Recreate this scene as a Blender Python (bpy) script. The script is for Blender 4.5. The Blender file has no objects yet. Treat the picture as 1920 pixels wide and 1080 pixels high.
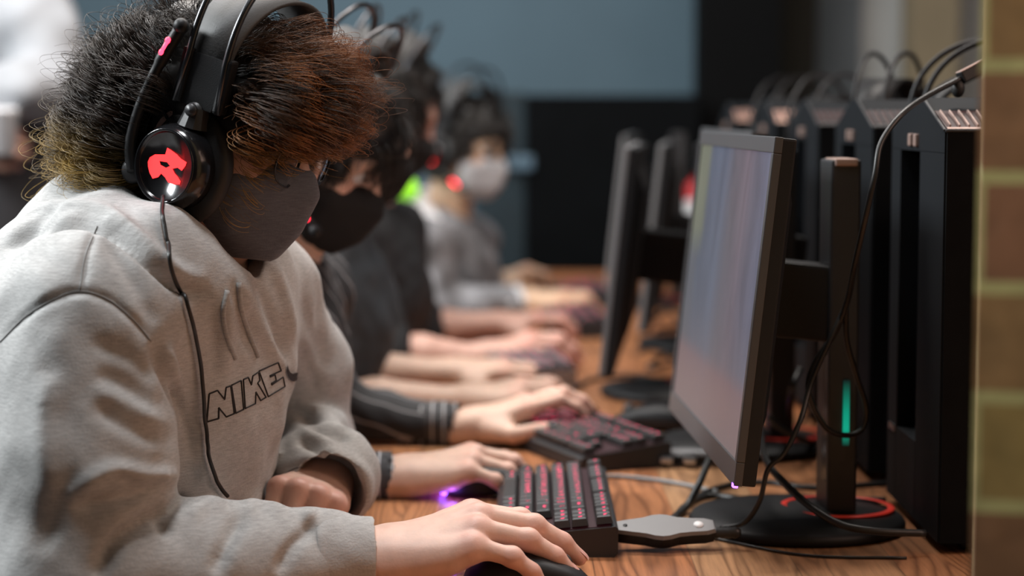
import bpy, bmesh, math, random
import numpy as np
from mathutils import Vector, Matrix
from mathutils.bvhtree import BVHTree
rng = np.random.default_rng(7)
random.seed(7)
SC = bpy.context.scene
COL = SC.collection
PI = math.pi
# ------------------------------------------------------------------ camera model
FPX = 3760.0
PITCH = math.atan(333.0 / FPX)
CAM = np.array([0.0, 0.0, 1.22])
CF = np.array([0, math.cos(PITCH), -math.sin(PITCH)])
CU = np.array([0, math.sin(PITCH), math.cos(PITCH)])
CR = np.array([1.0, 0, 0])
TZ = 0.75
def ray(px, py):
    return CF + CR * ((px - 960) / FPX) + CU * ((540 - py) / FPX)
def P(px, py, d):
    """point seen at (px,py) with world depth y = d"""
    r = ray(px, py)
    return CAM + r * (d / r[1])
def T(px, py, z=TZ):
    """point on a horizontal plane"""
    r = ray(px, py)
    return CAM + r * ((z - CAM[2]) / r[2])
def proj(v):
    q = np.asarray(v) - CAM
    d = q @ CF
    return np.stack([960 + FPX * (q @ CR) / d, 540 - FPX * (q @ CU) / d, q[..., 1]], -1)
def nrm(v):
    v = np.asarray(v, float)
    return v / np.linalg.norm(v)
# ------------------------------------------------------------------ objects
def tag(o, label=None, cat=None, group=None, kind=None):
    if label: o['label'] = label
    if cat: o['category'] = cat
    if group: o['group'] = group
    if kind: o['kind'] = kind
    return o
def thing(name, label, cat, loc=(0, 0, 0), rz=0.0, group=None):
    o = bpy.data.objects.new(name, None)
    o.empty_display_size = 0.05
    COL.objects.link(o)
    o.location = tuple(loc); o.rotation_euler = (0, 0, rz)
    bpy.context.view_layer.update()
    return tag(o, label, cat, group)
def link(name, me, mats, parent=None, local=False):
    o = bpy.data.objects.new(name, me)
    COL.objects.link(o)
    for m in (mats if isinstance(mats, (list, tuple)) else [mats]):
        me.materials.append(m)
    if parent is not None:
        o.parent = parent
        if not local:
            o.matrix_parent_inverse = world(parent).inverted()
    return o
def world(o):
    m = o.matrix_basis.copy()
    if o.parent is not None:
        m = world(o.parent) @ o.matrix_parent_inverse @ m
    return m
def mesh_np(name, V, Fc, smooth=True, midx=None):
    """V (n,3), Fc list of faces or (m,k) array"""
    me = bpy.data.meshes.new(name)
    V = np.asarray(V, np.float32)
    if isinstance(Fc, np.ndarray):
        k = Fc.shape[1]
        me.vertices.add(len(V)); me.vertices.foreach_set('co', V.ravel())
        me.loops.add(Fc.size); me.loops.foreach_set('vertex_index', Fc.astype(np.int32).ravel())
        me.polygons.add(len(Fc))
        me.polygons.foreach_set('loop_start', np.arange(0, Fc.size, k, dtype=np.int32))
        me.polygons.foreach_set('loop_total', np.full(len(Fc), k, np.int32))
        me.update(calc_edges=True)
    else:
        me.from_pydata(V.tolist(), [], [list(f) for f in Fc])
    if smooth:
        me.polygons.foreach_set('use_smooth', np.ones(len(me.polygons), bool))
    if midx is not None:
        me.polygons.foreach_set('material_index', np.asarray(midx, np.int32))
    me.update()
    return me
class MB:
    """collects shapes in one mesh"""
    def __init__(s): s.bm = bmesh.new(); s.mi = 0; s.sm = False
    def _add(s, vs, fs):
        bv = [s.bm.verts.new(tuple(map(float, v))) for v in vs]
        for f in fs:
            try:
                q = s.bm.faces.new([bv[i] for i in f]); q.material_index = s.mi; q.smooth = s.sm
            except ValueError: pass
        return bv
    def poly(s, vs): return s._add(vs, [tuple(range(len(vs)))])
    def hexa(s, c):  # 8 corners: bottom 4 ccw, top 4 ccw
        return s._add(c, [(3, 2, 1, 0), (4, 5, 6, 7), (0, 1, 5, 4), (1, 2, 6, 5), (2, 3, 7, 6), (3, 0, 4, 7)])
    def box(s, lo, hi, M=None):
        x0, y0, z0 = lo; x1, y1, z1 = hi
        c = [(x0, y0, z0), (x1, y0, z0), (x1, y1, z0), (x0, y1, z0), (x0, y0, z1), (x1, y0, z1), (x1, y1, z1), (x0, y1, z1)]
        if M is not None: c = [M @ Vector(v) for v in c]
        return s.hexa(c)
    def rbox(s, lo, hi, b=0.003, seg=2, M=None):
        t = bmesh.new()
        bmesh.ops.create_cube(t, size=1)
        for v in t.verts:
            v.co = Vector([(lo[i] + hi[i]) / 2 + v.co[i] * (hi[i] - lo[i]) for i in range(3)])
        bmesh.ops.bevel(t, geom=t.edges[:] + t.verts[:], offset=b, segments=seg, affect='EDGES', profile=0.6)
        t.verts.index_update()
        vs = [(M @ v.co) if M is not None else v.co.copy() for v in t.verts]
        fs = [tuple(v.index for v in f.verts) for f in t.faces]
        t.free()
        return s._add(vs, fs)
    def prism(s, pts, z0, z1, M=None, top=None):
        n = len(pts); tp = top or pts
        vs = [(x, y, z0) for x, y in pts] + [(x, y, z1) for x, y in tp]
        if M is not None: vs = [M @ Vector(v) for v in vs]
        return s._add(vs, [tuple(range(n - 1, -1, -1)), tuple(range(n, 2 * n))] + [(i, (i + 1) % n, n + (i + 1) % n, n + i) for i in range(n)])
    def lathe(s, prof, M=None, seg=32, cap=True, sx=1.0, sy=1.0):
        vs = []; fs = []
        for r, z in prof:
            for k in range(seg):
                a = 2 * PI * k / seg
                vs.append((r * math.cos(a) * sx, r * math.sin(a) * sy, z))
        if M is not None: vs = [M @ Vector(v) for v in vs]
        for i in range(len(prof) - 1):
            for k in range(seg):
                k2 = (k + 1) % seg
                fs.append((i * seg + k, i * seg + k2, (i + 1) * seg + k2, (i + 1) * seg + k))
        if cap:
            fs.append(tuple(range(seg - 1, -1, -1)))
            n = (len(prof) - 1) * seg
            fs.append(tuple(n + k for k in range(seg)))
        return s._add(vs, fs)
    def tube(s, pts, r, seg=8, cap=True, flat=1.0, up=None):
        pts = [np.asarray(p, float) for p in pts]
        n = len(pts)
        rs = list(r) if hasattr(r, '__len__') else [r] * n
        vs = []; fs = []
        prev = None
        for i, p in enumerate(pts):
            t = nrm(pts[min(i + 1, n - 1)] - pts[max(i - 1, 0)])
            if up is not None: a = np.asarray(up, float)
            elif prev is None: a = np.array([0, 0, 1.0]) if abs(t[2]) < .9 else np.array([1.0, 0, 0])
            else: a = prev
            a = nrm(a - t * (a @ t)); prev = a
            b = np.cross(t, a)
            for k in range(seg):
                w = 2 * PI * k / seg
                vs.append(p + (a * math.cos(w) * flat + b * math.sin(w)) * rs[i])
        for i in range(n - 1):
            for k in range(seg):
                k2 = (k + 1) % seg
                fs.append((i * seg + k, i * seg + k2, (i + 1) * seg + k2, (i + 1) * seg + k))
        if cap:
            fs.append(tuple(range(seg - 1, -1, -1))); fs.append(tuple((n - 1) * seg + k for k in range(seg)))
        return s._add(vs, fs)
    def ball(s, c, r, seg=16, rings=10, M=None):
        prof = []
        for i in range(1, rings):
            a = PI * i / rings
            prof.append((math.sin(a), -math.cos(a)))
        R = r if hasattr(r, '__len__') else (r, r, r)
        A = Matrix.Translation(Vector(c)) @ (M or Matrix.Identity(4)) @ Matrix.Diagonal((R[0], R[1], R[2], 1))
        return s.lathe(prof, A, seg)
    def me(s, name):
        me = bpy.data.meshes.new(name)
        bmesh.ops.recalc_face_normals(s.bm, faces=s.bm.faces[:])
        s.bm.to_mesh(me); s.bm.free()
        return me
    def build(s, name, mats, parent=None, local=False):
        return link(name, s.me(name), mats, parent, local)
def spline(pts, n=8):
    """Catmull-Rom"""
    p = [np.asarray(q, float) for q in pts]
    p = [2 * p[0] - p[1]] + p + [2 * p[-1] - p[-2]]
    out = []
    for i in range(1, len(p) - 2):
        for k in range(n):
            t = k / n
            out.append(.5 * ((2 * p[i]) + (-p[i - 1] + p[i + 1]) * t + (2 * p[i - 1] - 5 * p[i] + 4 * p[i + 1] - p[i + 2]) * t * t + (-p[i - 1] + 3 * p[i] - 3 * p[i + 1] + p[i + 2]) * t ** 3))
    out.append(p[-2])
    return out
def frame(o, x, y, z):
    return Matrix(((x[0], y[0], z[0], o[0]), (x[1], y[1], z[1], o[1]), (x[2], y[2], z[2], o[2]), (0, 0, 0, 1)))
# ------------------------------------------------------------------ materials
class NT:
    def __init__(s, m):
        m.use_nodes = True; s.t = m.node_tree; s.n = s.t.nodes; s.l = s.t.links
        s.b = s.n['Principled BSDF']
    def add(s, ty, **kw):
        x = s.n.new(ty)
        for k, v in kw.items():
            if k in x.inputs: x.inputs[k].default_value = v
            else: setattr(x, k, v)
        return x
    def lk(s, a, b): s.l.new(a, b)
    def ramp(s, fac, stops):
        r = s.add('ShaderNodeValToRGB')
        e = r.color_ramp.elements
        while len(e) < len(stops): e.new(.5)
        for q, (p, c) in zip(e, stops):
            q.position = p; q.color = (*c, 1) if len(c) == 3 else c
        s.lk(fac, r.inputs[0]); return r
    def bump(s, h, strength=.3, dist=.002):
        b = s.add('ShaderNodeBump'); b.inputs['Strength'].default_value = strength; b.inputs['Distance'].default_value = dist
        s.lk(h, b.inputs['Height']); s.lk(b.outputs[0], s.b.inputs['Normal']); return b
    def co(s, scale=(1, 1, 1), kind='Object'):
        c = s.add('ShaderNodeTexCoord'); m = s.add('ShaderNodeMapping'); m.inputs['Scale'].default_value = scale
        s.lk(c.outputs[kind], m.inputs[0]); return m.outputs[0]
    def noise(s, vec, scale, detail=4, rough=.5, dist=0.0):
        x = s.add('ShaderNodeTexNoise'); x.inputs['Scale'].default_value = scale; x.inputs['Detail'].default_value = detail
        x.inputs['Roughness'].default_value = rough; x.inputs['Distortion'].default_value = dist
        s.lk(vec, x.inputs['Vector']); return x.outputs['Fac']
_mc = {}
def mat(name, col, rough=.5, metal=0.0, spec=.5, noise=0.0, nscale=60, bump=0.0, bscale=200, emit=None, es=1.0, sheen=0.0, coat=0.0, stretch=(1, 1, 1)):
    if name in _mc: return _mc[name]
    m = bpy.data.materials.new(name); t = NT(m); b = t.b
    b.inputs['Base Color'].default_value = (*col, 1); b.inputs['Roughness'].default_value = rough
    b.inputs['Metallic'].default_value = metal; b.inputs['Specular IOR Level'].default_value = spec
    if sheen: b.inputs['Sheen Weight'].default_value = sheen
    if coat: b.inputs['Coat Weight'].default_value = coat; b.inputs['Coat Roughness'].default_value = .15
    if emit:
        b.inputs['Emission Color'].default_value = (*emit, 1); b.inputs['Emission Strength'].default_value = es
    if noise:
        f = t.noise(t.co(stretch), nscale, 5)
        r = t.ramp(f, [(.3, tuple(c * (1 - noise) for c in col)), (.7, tuple(min(1, c * (1 + noise)) for c in col))])
        t.lk(r.outputs[0], b.inputs['Base Color'])
    if bump:
        t.bump(t.noise(t.co(stretch), bscale, 3), bump, .001)
    _mc[name] = m
    return m
def glow(name, col, s): return mat(name, (0, 0, 0), emit=col, es=s)
# ------------------------------------------------------------------ signed distance modelling
def smin(a, b, k):
    if k <= 0: return np.minimum(a, b)
    h = np.clip(.5 + .5 * (b - a) / k, 0, 1)
    return b + (a - b) * h - k * h * (1 - h)
class Cone:
    def __init__(s, a, b, r1, r2=None):
        s.a = np.asarray(a, float); s.b = np.asarray(b, float); s.r1 = r1; s.r2 = r1 if r2 is None else r2
        s.lo = np.minimum(s.a - s.r1, s.b - s.r2); s.hi = np.maximum(s.a + s.r1, s.b + s.r2)
    def d(s, p):
        ba = s.b - s.a; pa = p - s.a
        h = np.clip((pa @ ba) / max(ba @ ba, 1e-12), 0, 1)
        return np.linalg.norm(pa - h[..., None] * ba, axis=-1) - (s.r1 + (s.r2 - s.r1) * h)
class Ell:
    def __init__(s, c, r, ax=None):
        s.c = np.asarray(c, float); s.r = np.asarray(r, float); s.ax = np.eye(3) if ax is None else np.asarray(ax, float)  # rows = axes
        e = np.sqrt(((s.ax * s.r[:, None]) ** 2).sum(0)); s.lo = s.c - e; s.hi = s.c + e
    def d(s, p):
        q = (p - s.c) @ s.ax.T
        k0 = np.linalg.norm(q / s.r, axis=-1); k1 = np.linalg.norm(q / (s.r * s.r), axis=-1)
        return k0 * (k0 - 1) / np.maximum(k1, 1e-9)
class Half:
    """half space kept where n.(p-o) < 0 (bounded for speed by lo, hi)"""
    def __init__(s, o, n, lo=None, hi=None):
        s.o = np.asarray(o, float); s.n = nrm(n); s.lo = np.array([-9.] * 3) if lo is None else lo; s.hi = np.array([9.] * 3) if hi is None else hi
    def d(s, p): return (p - s.o) @ s.n
class Slab:
    """the table top as a solid, to keep cloth out of it"""
    def __init__(s): s.lo = np.array([-.5, 1.3, .70]); s.hi = np.array([.6, 5.9, .7525])
    def d(s, p): return np.maximum(np.maximum(TABX(p[..., 1]) - p[..., 0], p[..., 2] - .7525), .70 - p[..., 2])
def TABX(y): return -.28 + .045 * (y - 2.0)
def chain(pts, rs):
    return [Cone(pts[i], pts[i + 1], rs[i], rs[i + 1]) for i in range(len(pts) - 1)]
def sdf_mesh(ops, res, lo=None, hi=None):
    """ops: list of ('u'|'s'|'i'|'g', prim or list of prims, k). 'g': hard-min group whose members each blend with what was built before it"""
    L = []
    for op, pr, k in ops:
        if op in 'ug':
            for q in (pr if isinstance(pr, list) else [pr]):
                for z in (q if isinstance(q, list) else [q]): L.append(z)
    if lo is None: lo = np.min([z.lo for z in L], 0)
    if hi is None: hi = np.max([z.hi for z in L], 0)
    lo = np.asarray(lo) - 4 * res; hi = np.asarray(hi) + 4 * res
    n = np.ceil((hi - lo) / res).astype(int) + 1
    ax = [lo[i] + res * np.arange(n[i]) for i in range(3)]
    F = np.full(n, 1.0, np.float32)
    def sub(pr, m):
        i0 = np.maximum(np.floor((pr.lo - m - lo) / res).astype(int), 0); i1 = np.minimum(np.ceil((pr.hi + m - lo) / res).astype(int) + 1, n)
        if np.any(i1 <= i0): return None, None
        sl = tuple(slice(i0[i], i1[i]) for i in range(3))
        sh = [i1[i] - i0[i] for i in range(3)]
        out = np.empty(sh, np.float32); st = max(1, int(400000 / max(1, sh[1] * sh[2])))
        for c0 in range(0, sh[0], st):
            g = np.stack(np.meshgrid(ax[0][i0[0] + c0:min(i0[0] + c0 + st, i1[0])], ax[1][sl[1]], ax[2][sl[2]], indexing='ij'), -1)
            out[c0:c0 + st] = pr.d(g)
        return sl, out
    for op, pr, k in ops:
        lst = pr if isinstance(pr, list) else [pr]
        if op == 'u':
            for q in lst:
                sl, d = sub(q, k + 5 * res)
                if sl is not None: F[sl] = smin(F[sl], d, k)
        elif op == 'g':
            B = F.copy(); R = F.copy()
            for grp in lst:
                G = np.full(n, 1.0, np.float32)
                for q in grp:
                    sl, d = sub(q, k + 5 * res)
                    if sl is not None: G[sl] = smin(G[sl], d, k * .5)
                R = np.minimum(R, smin(B, G, k))
            F = R
        elif op == 's':
            for q in lst:
                sl, d = sub(q, k + 5 * res)
                if sl is not None: F[sl] = -smin(-F[sl], d, k)
        elif op == 'i':
            for q in lst:
                sl, d = sub(q, k + 5 * res)
                if sl is not None: F[sl] = -smin(-F[sl], -d, k)
    F[0] = F[-1] = 1; F[:, 0] = F[:, -1] = 1; F[:, :, 0] = F[:, :, -1] = 1
    # naive surface nets
    S = F < 0
    c = tuple(slice(0, -1) for _ in range(3))
    nx, ny, nz = n - 1
    num = np.zeros((nx, ny, nz, 3), np.float32); cnt = np.zeros((nx, ny, nz), np.float32)
    for a in range(3):
        for u in (0, 1):
            for v in (0, 1):
                o0 = [0, 0, 0]; b, cc = [i for i in range(3) if i != a]
                o0[b] = u; o0[cc] = v
                o1 = list(o0); o1[a] = 1
                s0 = tuple(slice(o0[i], o0[i] + n[i] - 1) for i in range(3)); s1 = tuple(slice(o1[i], o1[i] + n[i] - 1) for i in range(3))
                f0 = F[s0]; f1 = F[s1]
                m = (f0 < 0) != (f1 < 0)
                t = np.where(m, f0 / np.where(m, f0 - f1, 1), 0)
                mm = m.astype(np.float32)
                num[..., a] += t * mm
                if u: num[..., b] += mm
                if v: num[..., cc] += mm
                cnt += mm
    act = cnt > 0
    idx = np.full((nx, ny, nz), -1, np.int64); ii = np.argwhere(act)
    idx[act] = np.arange(len(ii))
    V = lo + res * (ii + num[act] / cnt[act][:, None])
    Q = []
    for a in range(3):
        b, cc = (a + 1) % 3, (a + 2) % 3
        s0 = [slice(1, -1)] * 3; s1 = [slice(1, -1)] * 3
        s0[a] = slice(0, n[a] - 1); s1[a] = slice(1, n[a])
        A = S[tuple(s0)]; B = S[tuple(s1)]
        for flip, m in ((False, A & ~B), (True, ~A & B)):
            e = np.argwhere(m)
            if not len(e): continue
            e = e + 1; e[:, a] -= 1
            def g(db, dc):
                q = e.copy(); q[:, b] += db; q[:, cc] += dc
                return idx[q[:, 0], q[:, 1], q[:, 2]]
            f = np.stack([g(-1, -1), g(0, -1), g(0, 0), g(-1, 0)], -1)
            Q.append(f[:, ::-1] if flip else f)
    Q = np.concatenate(Q)
    return V, Q
def relax(V, Q, it=2, lam=.5):
    e = np.concatenate([Q[:, [0, 1]], Q[:, [1, 2]], Q[:, [2, 3]], Q[:, [3, 0]]])
    for _ in range(it):
        s = np.zeros_like(V); c = np.zeros(len(V))
        np.add.at(s, e[:, 0], V[e[:, 1]]); np.add.at(s, e[:, 1], V[e[:, 0]])
        np.add.at(c, e[:, 0], 1); np.add.at(c, e[:, 1], 1)
        V = V + lam * (s / np.maximum(c, 1)[:, None] - V)
    return V
def normals(V, Q):
    a = V[Q[:, 2]] - V[Q[:, 0]]; b = V[Q[:, 3]] - V[Q[:, 1]]
    fn = np.cross(a, b); N = np.zeros_like(V)
    for i in range(4): np.add.at(N, Q[:, i], fn)
    return N / np.maximum(np.linalg.norm(N, axis=1), 1e-12)[:, None]
def wav(V, scale, seed, n=10):
    """smooth pseudo noise in about [-1,1]"""
    r = np.random.default_rng(seed); out = np.zeros(len(V))
    for _ in range(n):
        k = r.normal(size=3); k = k / np.linalg.norm(k) * 2 * PI / scale * r.uniform(.6, 1.5)
        out += np.sin(V @ k + r.uniform(0, 6.28) + 1.3 * np.sin(V @ (k[[1, 2, 0]] * .7) + r.uniform(0, 6)))
    return out / math.sqrt(n) / 1.2
def sculpt(V, Q, strokes, dmin=0, dmax=99):
    """push the camera-side surface in or out along fold lines; strokes: (px polyline, width px, amplitude m[, taper])"""
    N = normals(V, Q); pr = proj(V)
    vd = CAM - V; vd /= np.linalg.norm(vd, axis=1)[:, None]
    face = np.clip((N * vd).sum(1) * 2.5 + .3, 0, 1) * ((pr[:, 2] > dmin) & (pr[:, 2] < dmax))
    D = np.zeros(len(V))
    for st in strokes:
        pts, w, amp = st[:3]
        q = np.array(spline(pts, 6)); best = np.full(len(V), 1e9); bt = np.zeros(len(V)); L = len(q) - 1
        sel = (pr[:, 0] > q[:, 0].min() - 3 * w) & (pr[:, 0] < q[:, 0].max() + 3 * w) & (pr[:, 1] > q[:, 1].min() - 3 * w) & (pr[:, 1] < q[:, 1].max() + 3 * w)
        ix = np.nonzero(sel)[0]; p = pr[ix, :2]
        bb = np.full(len(ix), 1e9); tt = np.zeros(len(ix))
        for i in range(L):
            a, b = q[i], q[i + 1]; ba = b - a
            h = np.clip(((p - a) @ ba) / max(ba @ ba, 1e-9), 0, 1)
            d = np.linalg.norm(p - a - h[:, None] * ba, axis=1)
            m = d < bb; bb[m] = d[m]; tt[m] = (i + h[m]) / L
        tap = np.clip(np.minimum(tt, 1 - tt) * 5, .0, 1) ** .7 if len(st) < 4 else 1
        D[ix] += amp * np.exp(-(bb / w) ** 2) * tap
    return V + N * (D * face)[:, None]
# ------------------------------------------------------------------ material set
M_black = mat('black_plastic', (.010, .010, .011), .5, spec=.3, bump=.15, bscale=900)
M_blackg = mat('gloss_black', (.008, .008, .009), .16)
M_dgrey = mat('dark_grey_plastic', (.026, .026, .028), .42, bump=.1, bscale=900)
M_bezel = mat('bezel_grey', (.06, .06, .063), .4)
M_case = mat('tower_black', (.004, .0045, .005), .7, spec=.1, noise=.2, nscale=40)
M_casefront = mat('tower_front', (.0075, .009, .011), .65, spec=.12)
M_cable = mat('cable_rubber', (.012, .012, .012), .42)
M_cableg = mat('cable_grey', (.2, .2, .2), .5)
M_metal = mat('steel', (.55, .55, .56), .28, metal=1.0)
M_gunmetal = mat('gun_metal', (.085, .085, .09), .32, metal=1.0)
M_copper = mat('coppery_sheen', (.42, .30, .26), .4, metal=.5)  # pinkish reflection on slats and cap put into the colour; buttons are copper
M_leather = mat('ear_cushion', (.012, .012, .012), .55, bump=.3, bscale=300)
M_strap = mat('strap', (.055, .055, .055), .6, bump=.3, bscale=500)
M_red = glow('red_led', (1, .018, .02), 3.2)
M_redmic = glow('red_mic_led', (1, .02, .045), 9)
M_legend = glow('key_legend', (1, .05, .15), 4.2)
M_purple = glow('purple_led', (.22, .06, 1), 9)
M_teal = glow('teal_led', (0, .55, .36), .8)
M_glass = None
def glass_mat():
    m = bpy.data.materials.new('tinted_glass'); t = NT(m)
    t.b.inputs['Base Color'].default_value = (.04, .045, .05, 1); t.b.inputs['Roughness'].default_value = .05
    t.b.inputs['Transmission Weight'].default_value = .6
    return m
M_glass = glass_mat()
def wood_mat():
    m = bpy.data.materials.new('table_wood'); t = NT(m)
    # planks run along x; each plank has its own tone and grain offset
    c = t.add('ShaderNodeTexCoord'); sp = t.add('ShaderNodeSeparateXYZ'); t.lk(c.outputs['Object'], sp.inputs[0])
    def mth(op, a, b=None):
        x = t.add('ShaderNodeMath'); x.operation = op
        if hasattr(a, 'links'): t.lk(a, x.inputs[0])
        else: x.inputs[0].default_value = a
        if b is not None:
            if hasattr(b, 'links'): t.lk(b, x.inputs[1])
            else: x.inputs[1].default_value = b
        return x.outputs[0]
    row = mth('FLOOR', mth('DIVIDE', mth('ADD', sp.outputs[0], .021), .105))
    fr = mth('FRACT', mth('DIVIDE', mth('ADD', sp.outputs[0], .021), .105))
    sx = mth('ADD', sp.outputs[1], mth('MULTIPLY', row, .33))
    col = mth('FLOOR', mth('DIVIDE', sx, 1.1)); fx = mth('FRACT', mth('DIVIDE', sx, 1.1)); fx2 = mth('FRACT', mth('DIVIDE', mth('ADD', sp.outputs[1], .085), .9))
    wn = t.add('ShaderNodeTexWhiteNoise'); wn.noise_dimensions = '2D'
    cb = t.add('ShaderNodeCombineXYZ'); t.lk(row, cb.inputs[0]); t.lk(col, cb.inputs[1]); t.lk(cb.outputs[0], wn.inputs['Vector'])
    off = t.add('ShaderNodeVectorMath'); off.operation = 'MULTIPLY'; off.inputs[1].default_value = (9, 5, 7); t.lk(wn.outputs['Color'], off.inputs[0])
    ad = t.add('ShaderNodeVectorMath'); ad.operation = 'ADD'; t.lk(c.outputs['Object'], ad.inputs[0]); t.lk(off.outputs[0], ad.inputs[1])
    mp = t.add('ShaderNodeMapping'); mp.inputs['Scale'].default_value = (10, 1.05, 1); t.lk(ad.outputs[0], mp.inputs[0])
    big = t.noise(mp.outputs[0], 1.25, 2, .45, .25)
    rings = mth('FRACT', mth('MULTIPLY', big, 17))
    rr = t.ramp(rings, [(0, (.42, .38, .35)), (.22, (.8, .78, .76)), (.45, (1, 1, 1)), (.8, (.86, .84, .82)), (1, (.42, .38, .35))])
    mp2 = t.add('ShaderNodeMapping'); mp2.inputs['Scale'].default_value = (190, 7, 1); t.lk(ad.outputs[0], mp2.inputs[0])
    fine = t.noise(mp2.outputs[0], 1.6, 5, .7)
    tone = t.ramp(wn.outputs['Value'], [(0, (.42, .155, .060)), (.35, (.55, .245, .11)), (.7, (.38, .135, .052)), (1, (.48, .26, .13))])
    mx = t.add('ShaderNodeMix'); mx.data_type = 'RGBA'; mx.blend_type = 'MULTIPLY'; mx.inputs[0].default_value = .9
    t.lk(tone.outputs[0], mx.inputs[6]); t.lk(rr.outputs[0], mx.inputs[7])
    fr2 = t.ramp(fine, [(.3, (.5, .5, .5)), (.62, (1.0, 1.0, 1.0))])
    mx2 = t.add('ShaderNodeMix'); mx2.data_type = 'RGBA'; mx2.blend_type = 'MULTIPLY'; mx2.inputs[0].default_value = .6
    t.lk(mx.outputs[2], mx2.inputs[6]); t.lk(fr2.outputs[0], mx2.inputs[7])
    gap0 = t.ramp(fr, [(0, (.45, .45, .45)), (.015, (1, 1, 1)), (.99, (1, 1, 1)), (1, (.45, .45, .45))]); gap1 = t.ramp(fx2, [(0, (.12, .12, .12)), (.004, (1, 1, 1)), (.997, (1, 1, 1)), (1, (.12, .12, .12))])
    gap = t.add('ShaderNodeMix'); gap.data_type = 'RGBA'; gap.blend_type = 'MULTIPLY'; gap.inputs[0].default_value = 1; t.lk(gap0.outputs[0], gap.inputs[6]); t.lk(gap1.outputs[0], gap.inputs[7])
    mx3 = t.add('ShaderNodeMix'); mx3.data_type = 'RGBA'; mx3.blend_type = 'MULTIPLY'; mx3.inputs[0].default_value = 1
    t.lk(mx2.outputs[2], mx3.inputs[6]); t.lk(gap.outputs[2], mx3.inputs[7])
    t.lk(mx3.outputs[2], t.b.inputs['Base Color'])
    t.b.inputs['Roughness'].default_value = .36
    t.bump(fine, .12, .001)
    return m
M_wood = wood_mat()
def brick_mat():
    m = bpy.data.materials.new('brick'); t = NT(m)
    c = t.add('ShaderNodeTexCoord'); sp = t.add('ShaderNodeSeparateXYZ'); t.lk(c.outputs['Object'], sp.inputs[0])
    ad = t.add('ShaderNodeMath'); ad.operation = 'ADD'; t.lk(sp.outputs[0], ad.inputs[0]); t.lk(sp.outputs[1], ad.inputs[1])
    cb = t.add('ShaderNodeCombineXYZ'); t.lk(ad.outputs[0], cb.inputs[0]); t.lk(sp.outputs[2], cb.inputs[1])
    b = t.add('ShaderNodeTexBrick'); t.lk(cb.outputs[0], b.inputs['Vector'])
    for k, v in (('Scale', 1.0), ('Mortar Size', .0055), ('Mortar Smooth', .3), ('Brick Width', .22), ('Row Height', .0735), ('Bias', 0.0)): b.inputs[k].default_value = v
    b.inputs['Color1'].default_value = (.22, .10, .066, 1); b.inputs['Color2'].default_value = (.30, .215, .085, 1); b.inputs['Mortar'].default_value = (.42, .39, .20, 1)
    n = t.noise(c.outputs['Object'], 35, 5)
    r = t.ramp(n, [(.25, (.7, .7, .7)), (.75, (1.1, 1.1, 1.1))])
    mx = t.add('ShaderNodeMix'); mx.data_type = 'RGBA'; mx.blend_type = 'MULTIPLY'; mx.inputs[0].default_value = 1
    t.lk(b.outputs['Color'], mx.inputs[6]); t.lk(r.outputs[0], mx.inputs[7]); t.lk(mx.outputs[2], t.b.inputs['Base Color'])
    t.b.inputs['Roughness'].default_value = .85
    t.bump(n, .5, .004)
    return m
M_brick = brick_mat()
def struct(name, mb, m):
    o = mb.build(name, m); o['kind'] = 'structure'; return o
def slab(name, lo, hi, m):
    b = MB(); b.box(lo, hi); return struct(name, b, m)
# ------------------------------------------------------------------ room
XL, XR, YN, YF, ZC = -3.6, 3.0, -2.2, 7.2, 3.1
slab('floor', (XL, YN, -.1), (XR, YF, 0), mat('floor_carpet', (.05, .05, .055), .9, noise=.3, nscale=90, bump=.4))
slab('ceiling', (XL, YN, ZC), (XR, YF, ZC + .1), mat('ceiling_dark', (.10, .10, .10), .9, noise=.06, nscale=6))
M_blue = mat('blue_paint', (.076, .122, .152), .8, noise=.06, nscale=2.5, bump=.1, bscale=120)
slab('wall_back', (XL, YF, 0), (XR, YF + .12, ZC), M_blue)
slab('wall_left', (XL - .12, YN, 0), (XL, YF, ZC), M_blue)
slab('wall_right', (XR, YN, 0), (XR + .12, YF, ZC), mat('grey_paint', (.12, .12, .12), .8, noise=.05, nscale=3))
slab('wall_front', (XL, YN - .12, 0), (XR, YN, ZC), mat('front_paint', (.06, .06, .06), .8, noise=.05, nscale=3))
# the far corner: charcoal column, then a run of grey and tan pilasters
def xw(px, d): return (px - 960) / FPX * d
D6 = 6.6
def pil(name, p0, p1, d, col, rough=.75):
    return slab(name, (xw(p0, d), d, 0), (xw(p1, d), d + .18, ZC), mat(name + '_paint', col, rough, spec=.08, noise=.08, nscale=4))
pil('wall_column_charcoal', 1308, 1462, 6.5, (.0028, .003, .0032))
pil('wall_pilaster_grey_brown', 1462, 1528, 6.7, (.030, .029, .024))
pil('wall_panel_blue_grey', 1526, 1610, 6.9, (.16, .19, .215))
pil('wall_panel_grey', 1610, 1706, 6.9, (.38, .39, .385))
pil('wall_pilaster_tan', 1704, 1792, 6.7, (.23, .185, .12))
pil('wall_panel_pale', 1790, 1960, 6.9, (.44, .445, .43))
_c = slab('column_brick', (0, 0, 0), (.42, .3, ZC), M_brick); _c.location = (.309, 1.33, 0); _c.rotation_euler = (0, 0, -math.radians(13.1))
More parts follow.
